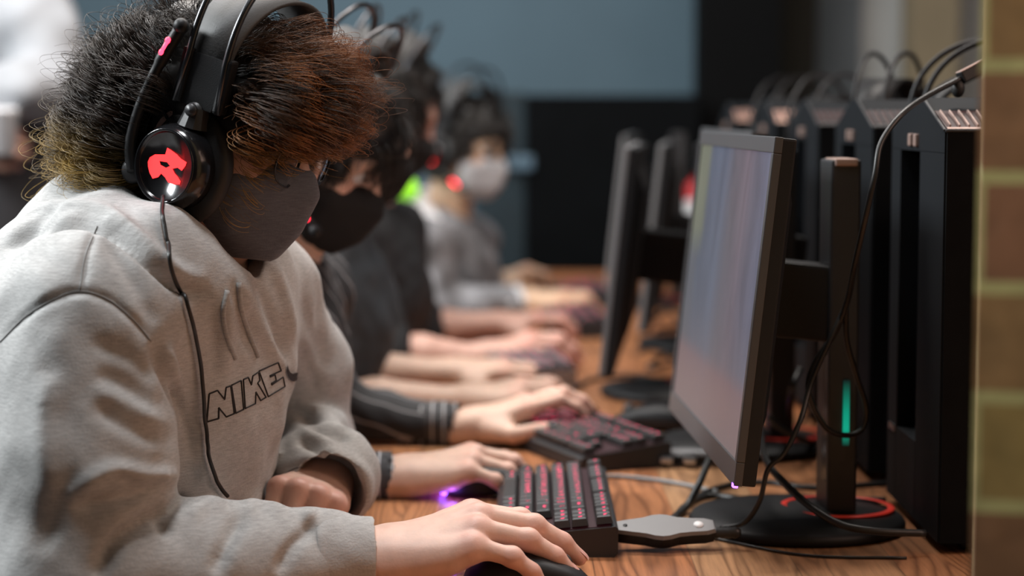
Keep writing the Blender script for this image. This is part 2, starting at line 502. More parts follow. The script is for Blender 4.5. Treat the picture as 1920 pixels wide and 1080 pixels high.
# dark divider in front of the far wall: teal door leaf, black panel
dv = thing('room_divider', 'black room divider with a dark teal end panel before the far blue wall', 'divider', (xw(1100, 6.4), 6.45, 0))
zt = P(1100, 178, 6.4)[2]
b = MB(); b.rbox((xw(985, 6.4), 6.4, .04), (xw(1312, 6.4), 6.47, zt), .01); b.build('divider_panel', mat('divider_black', (.0025, .003, .0035), .9, spec=.1, noise=.2, nscale=8), dv)
b = MB(); b.rbox((xw(890, 6.4), 6.42, .04), (xw(986, 6.4), 6.48, zt + .01), .01); tag(b.build('divider_panel', mat('divider_teal', (.005, .017, .024), .7, noise=.2, nscale=8), dv), 'dark teal panel')
b = MB(); b.rbox((xw(950, 6.35), 6.385, P(0, 318, 6.4)[2]), (xw(1000, 6.35), 6.425, P(0, 292, 6.4)[2]), .006); tag(b.build('handle_glint_plate', mat('plate_blue', (.09, .15, .2), .5), dv), 'small blue grey plate standing for a glinting door handle')  # plate put in for the bluish glint of a door handle
for x in (895, 985, 1100, 1305):
    b = MB(); b.rbox((xw(x, 6.4) - .02, 6.36, 0), (xw(x, 6.4) + .02, 6.52, .045), .006); b.build('foot', M_black, dv)
# fire extinguisher on the charcoal column
e0 = P(1306, 392, 6.38)
ex = thing('fire_extinguisher', 'small red fire extinguisher with a white label hanging on the black divider', 'fire extinguisher', (e0[0], e0[1] , e0[2] - .1))
Mx = Matrix.Translation((e0[0], e0[1] - .02, e0[2] - .095))
b = MB(); b.sm = True; b.lathe([(.034, 0), (.04, .006), (.04, .15), (.036, .17), (.018, .185), (.012, .2)], Mx, 24); b.build('body', mat('ext_red', (.5, .015, .02), .35), ex)
b = MB(); b.sm = True; b.lathe([(.0405, .04), (.0405, .125)], Mx, 24, cap=False); b.build('label_band', mat('ext_white', (.8, .8, .8), .5), ex)
b = MB(); b.rbox((-.012, -.03, .198), (.012, .03, .212), .003, M=Mx); b.tube([Mx @ Vector((0, -.03, .2)), Mx @ Vector((.03, -.045, .17)), Mx @ Vector((.042, -.045, .1))], .006); b.build('valve', M_black, ex)
# ------------------------------------------------------------------ table
tb = thing('gaming_table', 'long reddish brown wooden plank table under the keyboards and screens', 'table', (.45, 3.6, 0))
b = MB(); b.prism([(TABX(1.42), 1.42), (1.25, 1.42), (1.25, 5.86), (TABX(5.86), 5.86)], TZ - .045, TZ); b.build('table_top', M_wood, tb)
for x in (-.1, 1.1):
    for y in (1.6, 3.65, 5.7):
        b = MB(); b.rbox((x - .035, y - .035, 0), (x + .035, y + .035, TZ - .045), .004); b.build('leg', M_black, tb)
for y in (1.6, 3.65, 5.7):
    b = MB(); b.box((-.06, y - .02, TZ - .11), (1.06, y + .02, TZ - .045)); b.build('cross_rail', M_black, tb)
# ------------------------------------------------------------------ copies
def copy_tree(o, parent=None):
    c = o.copy(); COL.objects.link(c)
    if parent is not None: c.parent = parent
    for ch in list(o.children): copy_tree(ch, c)
    return c
def place(o, loc, rz=0.0, label=None):
    o.location = tuple(loc); o.rotation_euler = (0, 0, rz)
    if label: o['label'] = label
    return o
# ------------------------------------------------------------------ monitor (local frame: screen faces -x, base centre at origin)
def screen_mat(name, kind):
    m = bpy.data.materials.new(name); t = NT(m)
    c = t.add('ShaderNodeTexCoord'); sp = t.add('ShaderNodeSeparateXYZ'); t.lk(c.outputs['UV'], sp.inputs[0])
    mp = t.add('ShaderNodeMapping'); mp.inputs['Scale'].default_value = (8, 1.6, 1); t.lk(c.outputs['UV'], mp.inputs[0])
    n1 = t.noise(mp.outputs[0], 1.0, 5, .62, .9)
    hor = t.ramp(sp.outputs[0], [(0, (.12, .13, .15)), (.10, (.10, .115, .15)), (.16, (.085, .11, .17)), (.42, (.12, .145, .22)), (.55, (.135, .12, .155)), (.72, (.17, .13, .17)), (.85, (.15, .14, .20)), (1, (.16, .17, .26))])
    st = t.ramp(n1, [(.3, (.62, .62, .64)), (.7, (1.1, 1.1, 1.08))])
    mx = t.add('ShaderNodeMix'); mx.data_type = 'RGBA'; mx.blend_type = 'MULTIPLY'; mx.inputs[0].default_value = 1
    t.lk(hor.outputs[0], mx.inputs[6]); t.lk(st.outputs[0], mx.inputs[7])
    mp3 = t.add('ShaderNodeMapping'); mp3.inputs['Scale'].default_value = (30, 8, 1); t.lk(c.outputs['UV'], mp3.inputs[0])
    ver = t.ramp(sp.outputs[1], [(0, (.22, .165, .165)), (.13, (.23, .155, .155)), (.2, (.22, .145, .15)), (.26, (.16, .15, .165)), (.55, (.14, .14, .165)), (1, (.1, .1, .12))])
    fv = t.ramp(sp.outputs[1], [(0, (1, 1, 1)), (.19, (.85, .85, .85)), (.25, (.5, .5, .5)), (.45, (.3, .3, .3)), (1, (.0, .0, .0))])
    mx2 = t.add('ShaderNodeMix'); mx2.data_type = 'RGBA'
    t.lk(fv.outputs[0], mx2.inputs[0]); t.lk(mx.outputs[2], mx2.inputs[6]); t.lk(ver.outputs[0], mx2.inputs[7])
    ou = t.ramp(sp.outputs[0], [(0, (1, 1, 1)), (.15, (1, 1, 1)), (.20, (0, 0, 0)), (1, (0, 0, 0))]); ov = t.ramp(sp.outputs[1], [(0, (0, 0, 0)), (.56, (0, 0, 0)), (.68, (.9, .9, .9)), (1, (1, 1, 1))])
    om = t.add('ShaderNodeMath'); om.operation = 'MULTIPLY'; t.lk(ou.outputs[0], om.inputs[0]); t.lk(ov.outputs[0], om.inputs[1])
    mx4 = t.add('ShaderNodeMix'); mx4.data_type = 'RGBA'; t.lk(om.outputs[0], mx4.inputs[0]); t.lk(mx2.outputs[2], mx4.inputs[6])
    oc = t.ramp(n1, [(.3, (.13, .145, .10)), (.7, (.24, .25, .18))]); t.lk(oc.outputs[0], mx4.inputs[7])
    t.b.inputs['Base Color'].default_value = (.01, .01, .01, 1); t.b.inputs['Roughness'].default_value = .45
    t.lk(mx4.outputs[2], t.b.inputs['Emission Color']); t.b.inputs['Emission Strength'].default_value = kind
    return m
M_screen = screen_mat('screen_picture', .78)
def make_monitor():
    root = thing('monitor', 'x', 'monitor', group='flat screen monitors along the table')
    b = MB(); b.sm = True
    b.lathe([(.10, 0), (.121, .002), (.122, .008), (.118, .014), (.05, .019), (.0, .02)], None, 64, cap=False); ba = b.build('base', M_black, root, True)
    b = MB(); b.sm = True; b.lathe([(.057, .0188), (.0575, .0197), (.0645, .0192), (.065, .0182)], Matrix.Translation((.05, .018, 0)), 48, cap=False)
    tag(b.build('base_ring', mat('ring_red', (.55, .03, .02), .35, emit=(1, .06, .03), es=.10), ba, True), 'red ring on the round base')
    b = MB(); b.rbox((.032, -.012, .012), (.066, .052, .415), .003); col = b.build('column', M_dgrey, root, True)
    b = MB(); b.rbox((.036, -.014, .408), (.062, .045, .4165), .002); tag(b.build('column_cap', M_copper, col, True), 'shiny cap on the stand column')  # coppery colour stands for a pinkish glint on the cap
    b = MB(); b.box((.0318, -.002, .05), (.0322, .004, .30)); b.box((.0318, .012, .05), (.0322, .016, .30)); b.build('track', M_blackg, col, True)
    # tilted panel
    TM = Matrix.Translation((-.086, .015, .268)) @ Matrix.Rotation(math.radians(6.2), 4, 'Y')
    b = MB(); b.rbox((-.004, -.262, -.176), (.016, .262, .176), .0025, M=TM)
    b.prism([(-.235, -.145), (.235, -.145), (.235, .145), (-.235, .145)], .0155, .03, M=TM @ frame((0, 0, 0), (0, 1, 0), (0, 0, 1), (1, 0, 0)), top=[(-.2, -.11), (.2, -.11), (.2, .11), (-.2, .11)])
    pn = b.build('panel', M_black, root, True)
    # bezel frame
    b = MB()
    y0, y1, z0, z1 = -.2625, .2625, -.1765, .1765; a0, a1, c0, c1 = -.252, .252, -.152, .160
    for lo, hi in (((-.007, y0, z0), (.002, y1, c0)), ((-.007, y0, c1), (.002, y1, z1)), ((-.007, y0, c0), (.002, a0, c1)), ((-.007, a1, c0), (.002, y1, c1))):
        b.rbox(lo, hi, .0012, M=TM)
    b.build('bezel', M_bezel, pn, True)
    vs = [TM @ Vector(v) for v in ((-.0046, a1, c0), (-.0046, a0, c0), (-.0046, a0, c1), (-.0046, a1, c1))]
    me = bpy.data.meshes.new('screen'); me.from_pydata([tuple(v) for v in vs], [], [(0, 1, 2, 3)])
    uv = me.uv_layers.new(name='UV')
    for i, q in enumerate(((0, 0), (1, 0), (1, 1), (0, 1))): uv.data[i].uv = q
    link('screen', me, M_screen, root, True)
    b = MB(); b.rbox((.012, -.02, -.045), (.125, .05, .04), .004, M=TM); b.build('mount_arm', M_black, root, True)
    b = MB(); b.rbox((-.0075, -.262, -.1785), (-.002, -.253, -.174), .001, M=TM); tag(b.build('power_light', M_purple, root, True), 'purple power light')
    return root
mon = make_monitor()
mb0 = T(1497, 985)
place(mon, (.323, 2.245, TZ), math.radians(2.7), 'nearest monitor with lit grey blue game picture on a red ringed stand')
stands = [(.326, 2.77, 1.5, 0, 'second monitor, peeking out just behind the nearest lit monitor'),
          (.268, 3.30, -5.5, -.03, 'monitor seen edge on, slim dark one with the pale left edge beyond the second keyboard'),
          (.372, 3.98, -6.0, -.038, 'monitor seen edge on, between the pale edged slim one and the fire extinguisher'),
          (.352, 4.85, -6.0, -.033, 'farthest monitor of the row, mostly hidden behind the pale edged slim one')]
for x, y, rz, dz, lab in stands:
    m2 = copy_tree(mon); place(m2, (x, y, TZ), math.radians(rz), lab)
    for ch in list(m2.children):
        if ch.name.startswith('power'): bpy.data.objects.remove(ch)
    for ch in m2.children:
        for g in ch.children:
            if g.name.startswith('column_cap'): g.material_slots[0].link = 'OBJECT'; g.material_slots[0].material = M_dgrey  # cap kept dark here, without the painted glint
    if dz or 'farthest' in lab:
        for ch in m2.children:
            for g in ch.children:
                if g.name.startswith('bezel'): g.material_slots[0].link = 'OBJECT'; g.material_slots[0].material = mat('bezel_lit', (.17, .17, .175), .4)  # light on these bezel edges put into a paler colour
    if lab.startswith('second'):
        for ch in m2.children:
            if ch.name.startswith(('panel', 'screen', 'mount')): ch.location.x += .042
    if dz:
        for ch in m2.children:
            if ch.name.startswith(('panel', 'screen', 'mount', 'power')): ch.location.z += dz
# ------------------------------------------------------------------ PC tower (local: front faces -x, near bottom corner at origin)
def make_tower():
    root = thing('computer_tower', 'x', 'computer tower', group='black computer towers in a row on the table')
    W, Dp, H = .29, .47, .484
    prof = [(0, .012), (W, .012), (W, .448), (W - .125, H), (.12, H), (0, .448)]
    FM = frame((0, 0, 0), (0, 1, 0), (0, 0, 1), (1, 0, 0))   # (y,z,x)
    b = MB(); b.prism(prof, .075, Dp, M=FM); body = b.build('body', M_case, root, True)
    b = MB(); b.prism([(y, max(z, .425)) for y, z in prof], .0, .076, M=FM)
    b.prism([(0, .012), (.125, .012), (.125, .426), (0, .426)], 0, .03, M=FM)
    b.prism([(.235, .012), (W, .012), (W, .426), (.235, .426)], 0, .03, M=FM)
    b.prism([(.12, .012), (.24, .012), (.24, .10), (.12, .10)], 0, .03, M=FM)
    b.build('front_panel', M_casefront, root, True)
    b = MB(); b.box((0.002, -.004, .012), (Dp, .0, .4475)); b.build('side_panel', M_case, root, True)
    b = MB(); b.box((.06, -.0055, .03), (Dp - .02, -.0042, .42)); b.build('side_window', M_glass, root, True)
    # roof slots: dark bed and slats on the near chamfer
    a = math.atan2(H - .448, .12)
    RM = Matrix.Translation((0, 0, .448)) @ Matrix.Rotation(a, 4, 'X')
    b = MB(); b.box((.003, .006, .0005), (Dp - .01, .07, .0015), RM); b.build('vent', mat('vent_dark', (.03, .004, .004), .6), root, True)
    b = MB()
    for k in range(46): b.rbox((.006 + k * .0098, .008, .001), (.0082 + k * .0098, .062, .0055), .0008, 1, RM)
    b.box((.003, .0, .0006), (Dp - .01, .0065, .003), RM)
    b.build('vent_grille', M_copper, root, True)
    b = MB(); b.rbox((.0, -.0045, .447), (Dp, .003, .4505), .001, 1); b.rbox((-.0015, .0, .449), (.0015, .12, .4515), .0005, 1, Matrix.Translation((0, 0, .448)) @ Matrix.Rotation(a, 4, 'X') @ Matrix.Translation((0, 0, -.449)))
    b.build('edge_trim', M_dgrey, root, True)
    for y, z in ((.135, .437), (.165, .437)):
        b = MB(); b.rbox((-.004, y, z - .007), (.002, y + .013, z + .007), .0015); b.build('button', M_copper, root, True)
    b = MB(); b.box((-.002, .243, .093), (.002, .256, .1)); b.box((-.002, .261, .093), (.002, .273, .1)); b.build('socket', M_metal, root, True)
    for x in (.03, Dp - .05):
        for y in (.02, W - .05):
            b = MB(); b.rbox((x, y, 0), (x + .03, y + .03, .0125), .003); b.build('foot', M_black, root, True)
    return root
tow = make_tower()
labs = ['nearest black computer tower, partly hidden behind the brick pillar', 'second black computer tower, just behind the nearest monitor stand',
        'third black computer tower counting back from the brick pillar', 'fourth black computer tower with blurry coppery vents above the lit monitor',
        'fifth black computer tower, farthest of the row']
tpos = [(.452, 2.10), (.452, 2.52), (.452, 2.97), (.458, 3.5), (.46, 4.15)]
towers = []
for i, (x, y) in enumerate(tpos):
    o = tow if i == 0 else copy_tree(tow)
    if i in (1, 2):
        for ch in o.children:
            if ch.name.startswith('vent_grille'): ch.material_slots[0].link = 'OBJECT'; ch.material_slots[0].material = M_dgrey  # slats in shade, darkened by colour
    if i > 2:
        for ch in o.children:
            if ch.name.startswith('vent_grille'): ch.material_slots[0].link = 'OBJECT'; ch.material_slots[0].material = mat('copper_lit', (.75, .48, .38), .45, metal=.2)  # light on the far slats put into a brighter copper
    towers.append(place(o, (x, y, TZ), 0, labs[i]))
# teal reflection on the stand column, put in as a glowing strip
b = MB(); p0 = P(1585, 835, 2.235); b.box((p0[0] - .0035, 2.2315, p0[2]), (p0[0] + .0035, 2.2332, P(1585, 712, 2.235)[2]))
def teal_mat():
    m = bpy.data.materials.new('teal_reflection'); t = NT(m)
    c = t.add('ShaderNodeTexCoord'); sp = t.add('ShaderNodeSeparateXYZ'); t.lk(c.outputs['Generated'], sp.inputs[0])
    r = t.ramp(sp.outputs[2], [(0, (.0, .02, .015)), (.25, (.0, .4, .25)), (.5, (.0, .32, .2)), (1, (0, .01, .01))])
    t.b.inputs['Base Color'].default_value = (.01, .01, .01, 1); t.lk(r.outputs[0], t.b.inputs['Emission Color']); t.b.inputs['Emission Strength'].default_value = .9
    return m
tl = b.build('status_light_bar', teal_mat(), mon)
tag(tl, 'teal reflection on the stand column, made as a glowing strip')
# ------------------------------------------------------------------ keyboard (local: +x away from the player, +y to the player's left, centre at origin)
_gl = {}
def glyph(ch):
    if ch in _gl: return _gl[ch]
    cu = bpy.data.curves.new('g', 'FONT'); cu.body = ch; cu.align_x = 'CENTER'; cu.align_y = 'CENTER'; cu.resolution_u = 1
    o = bpy.data.objects.new('g', cu); COL.objects.link(o)
    dg = bpy.context.evaluated_depsgraph_get(); dg.update()
    me = bpy.data.meshes.new_from_object(o.evaluated_get(dg))
    v = [tuple(x.co) for x in me.vertices]; f = [tuple(p.vertices) for p in me.polygons]
    bpy.data.objects.remove(o); bpy.data.curves.remove(cu); bpy.data.meshes.remove(me)
    _gl[ch] = (v, f); return _gl[ch]
ROWS = [
    [('Esc', 1), (None, 1), ('F1', 1), ('F2', 1), ('F3', 1), ('F4', 1), (None, .5), ('F5', 1), ('F6', 1), ('F7', 1), ('F8', 1), (None, .5), ('F9', 1), ('F10', 1), ('F11', 1), ('F12', 1), (None, .25), ('Prt', 1), ('Scr', 1), ('Pau', 1)],
    [(c, 1) for c in '`1234567890-='] + [('Back', 2), (None, .25), ('Ins', 1), ('Hm', 1), ('Pg', 1)],
    [('Tab', 1.5)] + [(c, 1) for c in 'QWERTYUIOP[]'] + [('\\', 1.5), (None, .25), ('Del', 1), ('End', 1), ('Pg', 1)],
    [('Caps', 1.75)] + [(c, 1) for c in "ASDFGHJKL;'"] + [('Enter', 2.25)],
    [('Shift', 2.25)] + [(c, 1) for c in 'ZXCVBNM,./'] + [('Shift', 2.75), (None, 1.25), ('^', 1)],
    [('Ctrl', 1.25), ('Win', 1.25), ('Alt', 1.25), ('-', 6.25), ('Alt', 1.25), ('Fn', 1.25), ('=', 1.25), ('Ctrl', 1.25), (None, .25), ('<', 1), ('v', 1), ('>', 1)]]
U = .01905
def make_keyboard(case_m, key_m, label):
    root = thing('keyboard', label, 'keyboard', group='backlit keyboards on the table')
    L = 18.25 * U / 2 + .005
    SL = Matrix.Rotation(math.radians(-5.8), 4, 'Y')
    b = MB()
    prof = [(-.062, .0), (.062, .0), (.066, .004), (.066, .031), (.063, .033), (-.06, .0205), (-.0645, .0175), (-.066, .003)]
    b.prism(prof, -L, L, M=frame((0, 0, 0), (1, 0, 0), (0, 0, 1), (0, -1, 0)))
    b.build('case', case_m, root, True)
    b = MB(); b.box((-.057, -L + .004, .0), (.057, L - .004, .001), Matrix.Translation((.002, 0, .0268)) @ SL); b.build('plate', mat('key_plate', (.03, .008, .012), .5, emit=(1, .05, .12), es=.006), root, True)
    xr = [.0505, .0245, .0055, -.0135, -.0325, -.0515]
    for r, row in enumerate(ROWS):
        u = 0.0
        for name, w in row:
            if name:
                yc = L - .005 - (u + w / 2) * U; hw = w * U / 2 - .0006; hx = U / 2 - .0006
                if name == '-' and w > 3: lab = ''
                else: lab = name
                KM = Matrix.Translation((.002, 0, .0268)) @ SL @ Matrix.Translation((xr[r], yc, .0))
                b = MB(); b.mi = 0
                tx, ty = hx - .0026, hw - .0026
                c = [(-hx, -hw, .003), (hx, -hw, .003), (hx, hw, .003), (-hx, hw, .003)]
                m_ = [(-tx - .0012, -ty - .0012, .0105), (tx + .0008, -ty - .0012, .0105), (tx + .0008, ty + .0012, .0105), (-tx - .0012, ty + .0012, .0105)]
                t_ = [(-tx, -ty, .0115), (tx - .0004, -ty, .0115), (tx - .0004, ty, .0115), (-tx, ty, .0115)]
                b._add([KM @ Vector(v) for v in c + m_ + t_], [(3, 2, 1, 0), (0, 1, 5, 4), (1, 2, 6, 5), (2, 3, 7, 6), (3, 0, 4, 7), (4, 5, 9, 8), (5, 6, 10, 9), (6, 7, 11, 10), (7, 4, 8, 11), (8, 9, 10, 11)])
                if lab:
                    b.mi = 1
                    gv, gf = glyph(lab); s = .0085 if len(lab) == 1 else .0052
                    GM = KM @ Matrix.Translation((.0015, 0, .0117)) @ frame((0, 0, 0), (0, -1, 0), (1, 0, 0), (0, 0, 1))
                    b._add([GM @ Vector((x * s, y * s, 0)) for x, y, z in gv], gf)
                me = b.me('key')
                link('key', me, [key_m, M_legend], root, True)
            u += w
    return root
M_key = mat('keycap', (.042, .041, .042), .42, bump=.1, bscale=1500)
M_key2 = mat('keycap_dark', (.016, .016, .017), .4)
kb = make_keyboard(M_dgrey, M_key, 'nearest compact keyboard with red lit keys in front of the grey hoodie')
place(kb, (.0475, 2.262, TZ), math.radians(-.5))
kb2 = copy_tree(kb)
def rotp(x, y, a): return x * math.cos(a) - y * math.sin(a), x * math.sin(a) + y * math.cos(a)
A2 = math.radians(22)
c2 = rotp(.066, .179, A2)
place(kb2, (.0884 + c2[0], 2.576 + c2[1], TZ), A2, 'turned keyboard with pink lit keys under the hand with a black painted nail')
kb3 = make_keyboard(mat('alu_case', (.42, .42, .44), .35, metal=.6), mat('keycap_grey', (.12, .11, .12), .5), 'blurry keyboard with a pale silver case beyond the second keyboard')
place(kb3, (.02, 3.55, TZ), math.radians(8))
kb4 = copy_tree(kb2); place(kb4, (.13, 4.3, TZ), math.radians(4), 'blurry black keyboard beyond the pale silver one')
kb5 = copy_tree(kb2); place(kb5, (.17, 4.95, TZ), math.radians(3), 'farthest black keyboard, under the grey sleeved person')
# ------------------------------------------------------------------ mouse (local: nose to +x)
def make_mouse():
    root = thing('computer_mouse', 'x', 'computer mouse', group='black mice on the table')
    b = MB(); b.sm = True; n = 20; rows = []
    prof = [(-.062, .006, .012), (-.055, .026, .027), (-.04, .032, .037), (-.015, .033, .041), (.015, .030, .037), (.04, .029, .028), (.056, .026, .019), (.063, .018, .012)]
    vs = []; fs = []
    for x, w, h in prof:
        for k in range(n):
            a = 2 * PI * k / n; cz = math.sin(a)
            vs.append((x, w * math.copysign(abs(math.cos(a)) ** .8, math.cos(a)), (h * .5 + h * .5 * math.copysign(abs(cz) ** .7, cz)) if cz > 0 else h * .5 + (h * .5 - .002) * math.copysign(abs(cz) ** .5, cz)))
    for i in range(len(prof) - 1):
        for k in range(n):
            fs.append((i * n + k, i * n + (k + 1) % n, (i + 1) * n + (k + 1) % n, (i + 1) * n + k))
    fs.append(tuple(range(n))); fs.append(tuple((len(prof) - 1) * n + k for k in range(n)))
    b._add(vs, fs); b.build('shell', M_black, root, True)
    b = MB(); b.sm = True; b.lathe([(.004, -.0035), (.0095, -.003), (.0095, .003), (.004, .0035)], Matrix.Translation((.037, 0, .027)) @ Matrix.Rotation(PI / 2, 4, 'X'), 20); b.build('scroll_wheel', M_dgrey, root, True)
    b = MB(); b.tube([(-.064, -.016, .006), (-.068, 0, .006), (-.064, .016, .006)], .003); tag(b.build('light_strip', M_purple, root, True), 'purple light strip')
    return root
mo1 = make_mouse(); mo2 = copy_tree(mo1); mo3 = copy_tree(mo1)
# ------------------------------------------------------------------ headset (local: +x forward, +y wearer's left, +z up, origin between the ear cups)
def emblem_pts():
    # reclining dragon head silhouette, unit square, y up
    P0 = [(.0, .60), (.05, .72), (.18, .80), (.45, .80), (.50, .98), (.60, .92), (.76, .80), (.85, .70), (1.0, .60), (.97, .51), (.88, .38), (.77, .46), (.64, .43), (.70, .31), (.78, .22), (.85, .10), (.83, .02), (.67, .02), (.53, .07), (.45, .20), (.35, .30), (.27, .20), (.13, .16), (.05, .31), (.01, .47)]
    H0 = [(.30, .63), (.50, .60), (.58, .50), (.47, .45), (.33, .53)]
    return P0, H0
M_skinlit = None
def make_headset():
    root = thing('headset', 'x', 'headset', group='black gaming headsets')
    for s in (-1, 1):
        CM = Matrix.Translation((-.002, s * .078, -.012)) @ Matrix.Rotation(s * math.radians(9), 4, 'Z') @ (frame((0, 0, 0), (1, 0, 0), (0, 0, -s), (0, s, 0)))
        # local cup frame: x forward, z outward
        b = MB(); b.sm = True
        b.lathe([(.034, -.012), (.047, -.010), (.052, -.002), (.052, .008), (.046, .013)], CM, 40, sy=1.12); cu = None
        cup = MB(); cup.sm = True
        cup.lathe([(.040, .010), (.043, .014), (.0425, .026), (.040, .033), (.0375, .0375), (.0355, .039), (.0335, .0365), (.0325, .034), (.0, .0335)], CM, 48, cap=False)
        cu = cup.build('ear_cup', M_blackg, root, True)
        b.build('ear_cushion', M_leather, cu, True)
        b = MB(); b.sm = True; b.lathe([(.0365, .0375), (.0372, .0395), (.0355, .0402), (.0338, .038)], CM, 48, cap=False); b.build('rim', M_blackg, cu, True)
        # emblem
        out, hole = emblem_pts()
        me = bpy.data.meshes.new('emblem'); bm = bmesh.new()
        EM = CM @ Matrix.Translation((0, 0, .0343)) @ Matrix.Rotation(math.radians(17) * (-s), 4, 'Z') @ Matrix.Translation((-.0245, 0, 0))
        ov = [bm.verts.new(EM @ Vector((x * .049, (y - .5) * .037 * (-s), 0))) for x, y in out]
        hv = [bm.verts.new(EM @ Vector((x * .049, (y - .5) * .037 * (-s), 0))) for x, y in hole]
        ed = [bm.edges.new((ov[i], ov[(i + 1) % len(ov)])) for i in range(len(ov))] + [bm.edges.new((hv[i], hv[(i + 1) % len(hv)])) for i in range(len(hv))]
        bmesh.ops.triangle_fill(bm, edges=ed, use_beauty=True)
        bm.to_mesh(me); bm.free()
        tag(link('emblem', me, M_red, cu, True), 'glowing red dragon emblem')
        # yoke and slider
        b = MB(); b.sm = True
        b.ball((0, s * .094, .045), (.012, .011, .012)); b.lathe([(.004, .0), (.007, .001), (.006, .004), (.0, .005)], frame((0, s * .104, .047), (1, 0, 0), (0, 0, -s), (0, s, 0)), 16, cap=False)
        b.sm = False
        b.tube([(0, s * .094, .03), (0, s * .094, .05)], [.016, .011], 12)
        b.build('yoke', M_dgrey, root, True)
        b = MB()
        b.prism([(-.018, .05), (.018, .05), (.027, .102), (-.023, .102)], s * .088 if s > 0 else -.1, s * .1 if s > 0 else -.088, M=frame((0, 0, 0), (1, 0, 0), (0, 0, 1), (0, -1, 0)) @ Matrix.Diagonal((1, 1, -1, 1)))
        b.rbox((-.027, s * .096 - .007, .05), (-.016, s * .096 + .007, .105), .003); b.rbox((.02, s * .096 - .007, .05), (.03, s * .096 + .007, .105), .003)
        b.build('slider', M_black, root, True)
    # twin steel bands
    for x in (-.024, .026):
        b = MB(); b.sm = True
        pts = []
        for k in range(41):
            a = PI * k / 40
            pts.append((x * (1 - .15 * abs(math.cos(a))), -.101 * math.cos(a), .098 + .108 * math.sin(a) ** .8))
        pts = [(x, -.100, .05)] + pts + [(x, .100, .05)]
        b.tube(pts, .0036, 8); b.build('band_tube', M_gunmetal, root, True)
    # inner strap
    b = MB(); vs = []; fs = []
    n = 32
    for k in range(n + 1):
        a = PI * k / n; w = .023 + .008 * math.sin(a)
        for dx in (-w, w):
            for dr in (0, .004):
                vs.append((dx, -(.093 + dr) * math.cos(a), .088 + (.078 + dr) * math.sin(a) ** .8))
    for k in range(n):
        i = 4 * k; j = i + 4
        fs += [(i, j, j + 2, i + 2), (i + 1, i + 3, j + 3, j + 1), (i, i + 1, j + 1, j), (i + 2, j + 2, j + 3, i + 3)]
    b.sm = True; b._add(vs, fs); b.build('headband', M_strap, root, True)
    # microphone boom: pivots on the right cup, modelled pointing forward
    PV = Vector((-.047, -.104, -.030))
    bo = bpy.data.objects.new('microphone_boom', None)
    b = MB(); b.sm = True
    pts = spline([(0, 0, 0), (.03, -.004, .012), (.075, -.004, .014), (.125, -.001, .008), (.165, .004, .0)], 8)
    n = len(pts)
    pts = [np.asarray(q) * .90 for q in pts]
    b.tube(pts, [.0075 - .0022 * min(1, i / (n * .35)) + (.0012 if i > n * .72 else 0) for i in range(n)], 10)
    b.lathe([(.012, -.006), (.0125, .003), (.009, .006)], Matrix.Rotation(PI / 2, 4, 'X'), 20)
    me = b.me('microphone_boom'); bo = link('microphone_boom', me, M_black, root, True); bo.location = PV
    b = MB(); b.sm = True
    for c, r in (((.122, -.0052, .0068), .003), ((.135, -.0046, .0045), .003)): b.ball(c, (r * 1.2, r, r), 12, 8)
    b.tube([(.120, -.0054, .0070), (.137, -.0042, .0040)], .0022, 8)
    b.build('status_light', M_redmic, bo, True)
    b = MB(); b.sm = True; b.ball((.152, .002, -.001), (.008, .0075, .008)); b.build('microphone_tip', M_black, bo, True)
    return root
hs = make_headset()
def wear(o, org, f, l, u, boom=0.0, off=(0, 0, 0), label=None, cup_light=True):
    o.rotation_euler = frame((0, 0, 0), f, l, u).to_euler()
    o.location = tuple(np.asarray(org) + np.asarray(f) * off[0] + np.asarray(l) * off[1] + np.asarray(u) * off[2])
    for ch in o.children:
        if ch.name.startswith('microphone_boom'): ch.rotation_euler = (0, -math.radians(boom), 0)
    if label: o['label'] = label
    return o
# ------------------------------------------------------------------ people
def skin_mat(name, col, red=.5):
    m = bpy.data.materials.new(name); t = NT(m)
    a = t.add('ShaderNodeAttribute'); a.attribute_name = 'blush'
    mx = t.add('ShaderNodeMix'); mx.data_type = 'RGBA'; t.lk(a.outputs['Fac'], mx.inputs[0])
    n = t.noise(t.co(), 55, 4)
    r = t.ramp(n, [(.3, tuple(c * .90 for c in col)), (.7, tuple(min(1, c * 1.06) for c in col))])
    t.lk(r.outputs[0], mx.inputs[6]); mx.inputs[7].default_value = (col[0] * .96, col[1] * (1 - red * .55), col[2] * (1 - red * .55), 1)
    t.lk(mx.outputs[2], t.b.inputs['Base Color'])
    t.b.inputs['Roughness'].default_value = .5; t.b.inputs['Subsurface Weight'].default_value = .12
    t.b.inputs['Subsurface Radius'].default_value = (.012, .005, .003); t.b.inputs['Subsurface Scale'].default_value = .35
    t.bump(t.noise(t.co(), 420, 4), .16, .0012)
    return m
def basis(yaw, pitch, roll=0.0):
    """facing +x; yaw>0 turns towards the camera (-y), pitch>0 looks down, roll>0 tilts the crown to the camera"""
    y, p, r = map(math.radians, (yaw, pitch, roll))
    f = np.array([math.cos(y) * math.cos(p), -math.sin(y) * math.cos(p), -math.sin(p)])
    u = np.array([math.cos(y) * math.sin(p), -math.sin(y) * math.sin(p), math.cos(p)])
    l = np.cross(u, f)
    u2 = u * math.cos(r) - l * math.sin(r); l2 = l * math.cos(r) + u * math.sin(r)
    return f, l2, u2
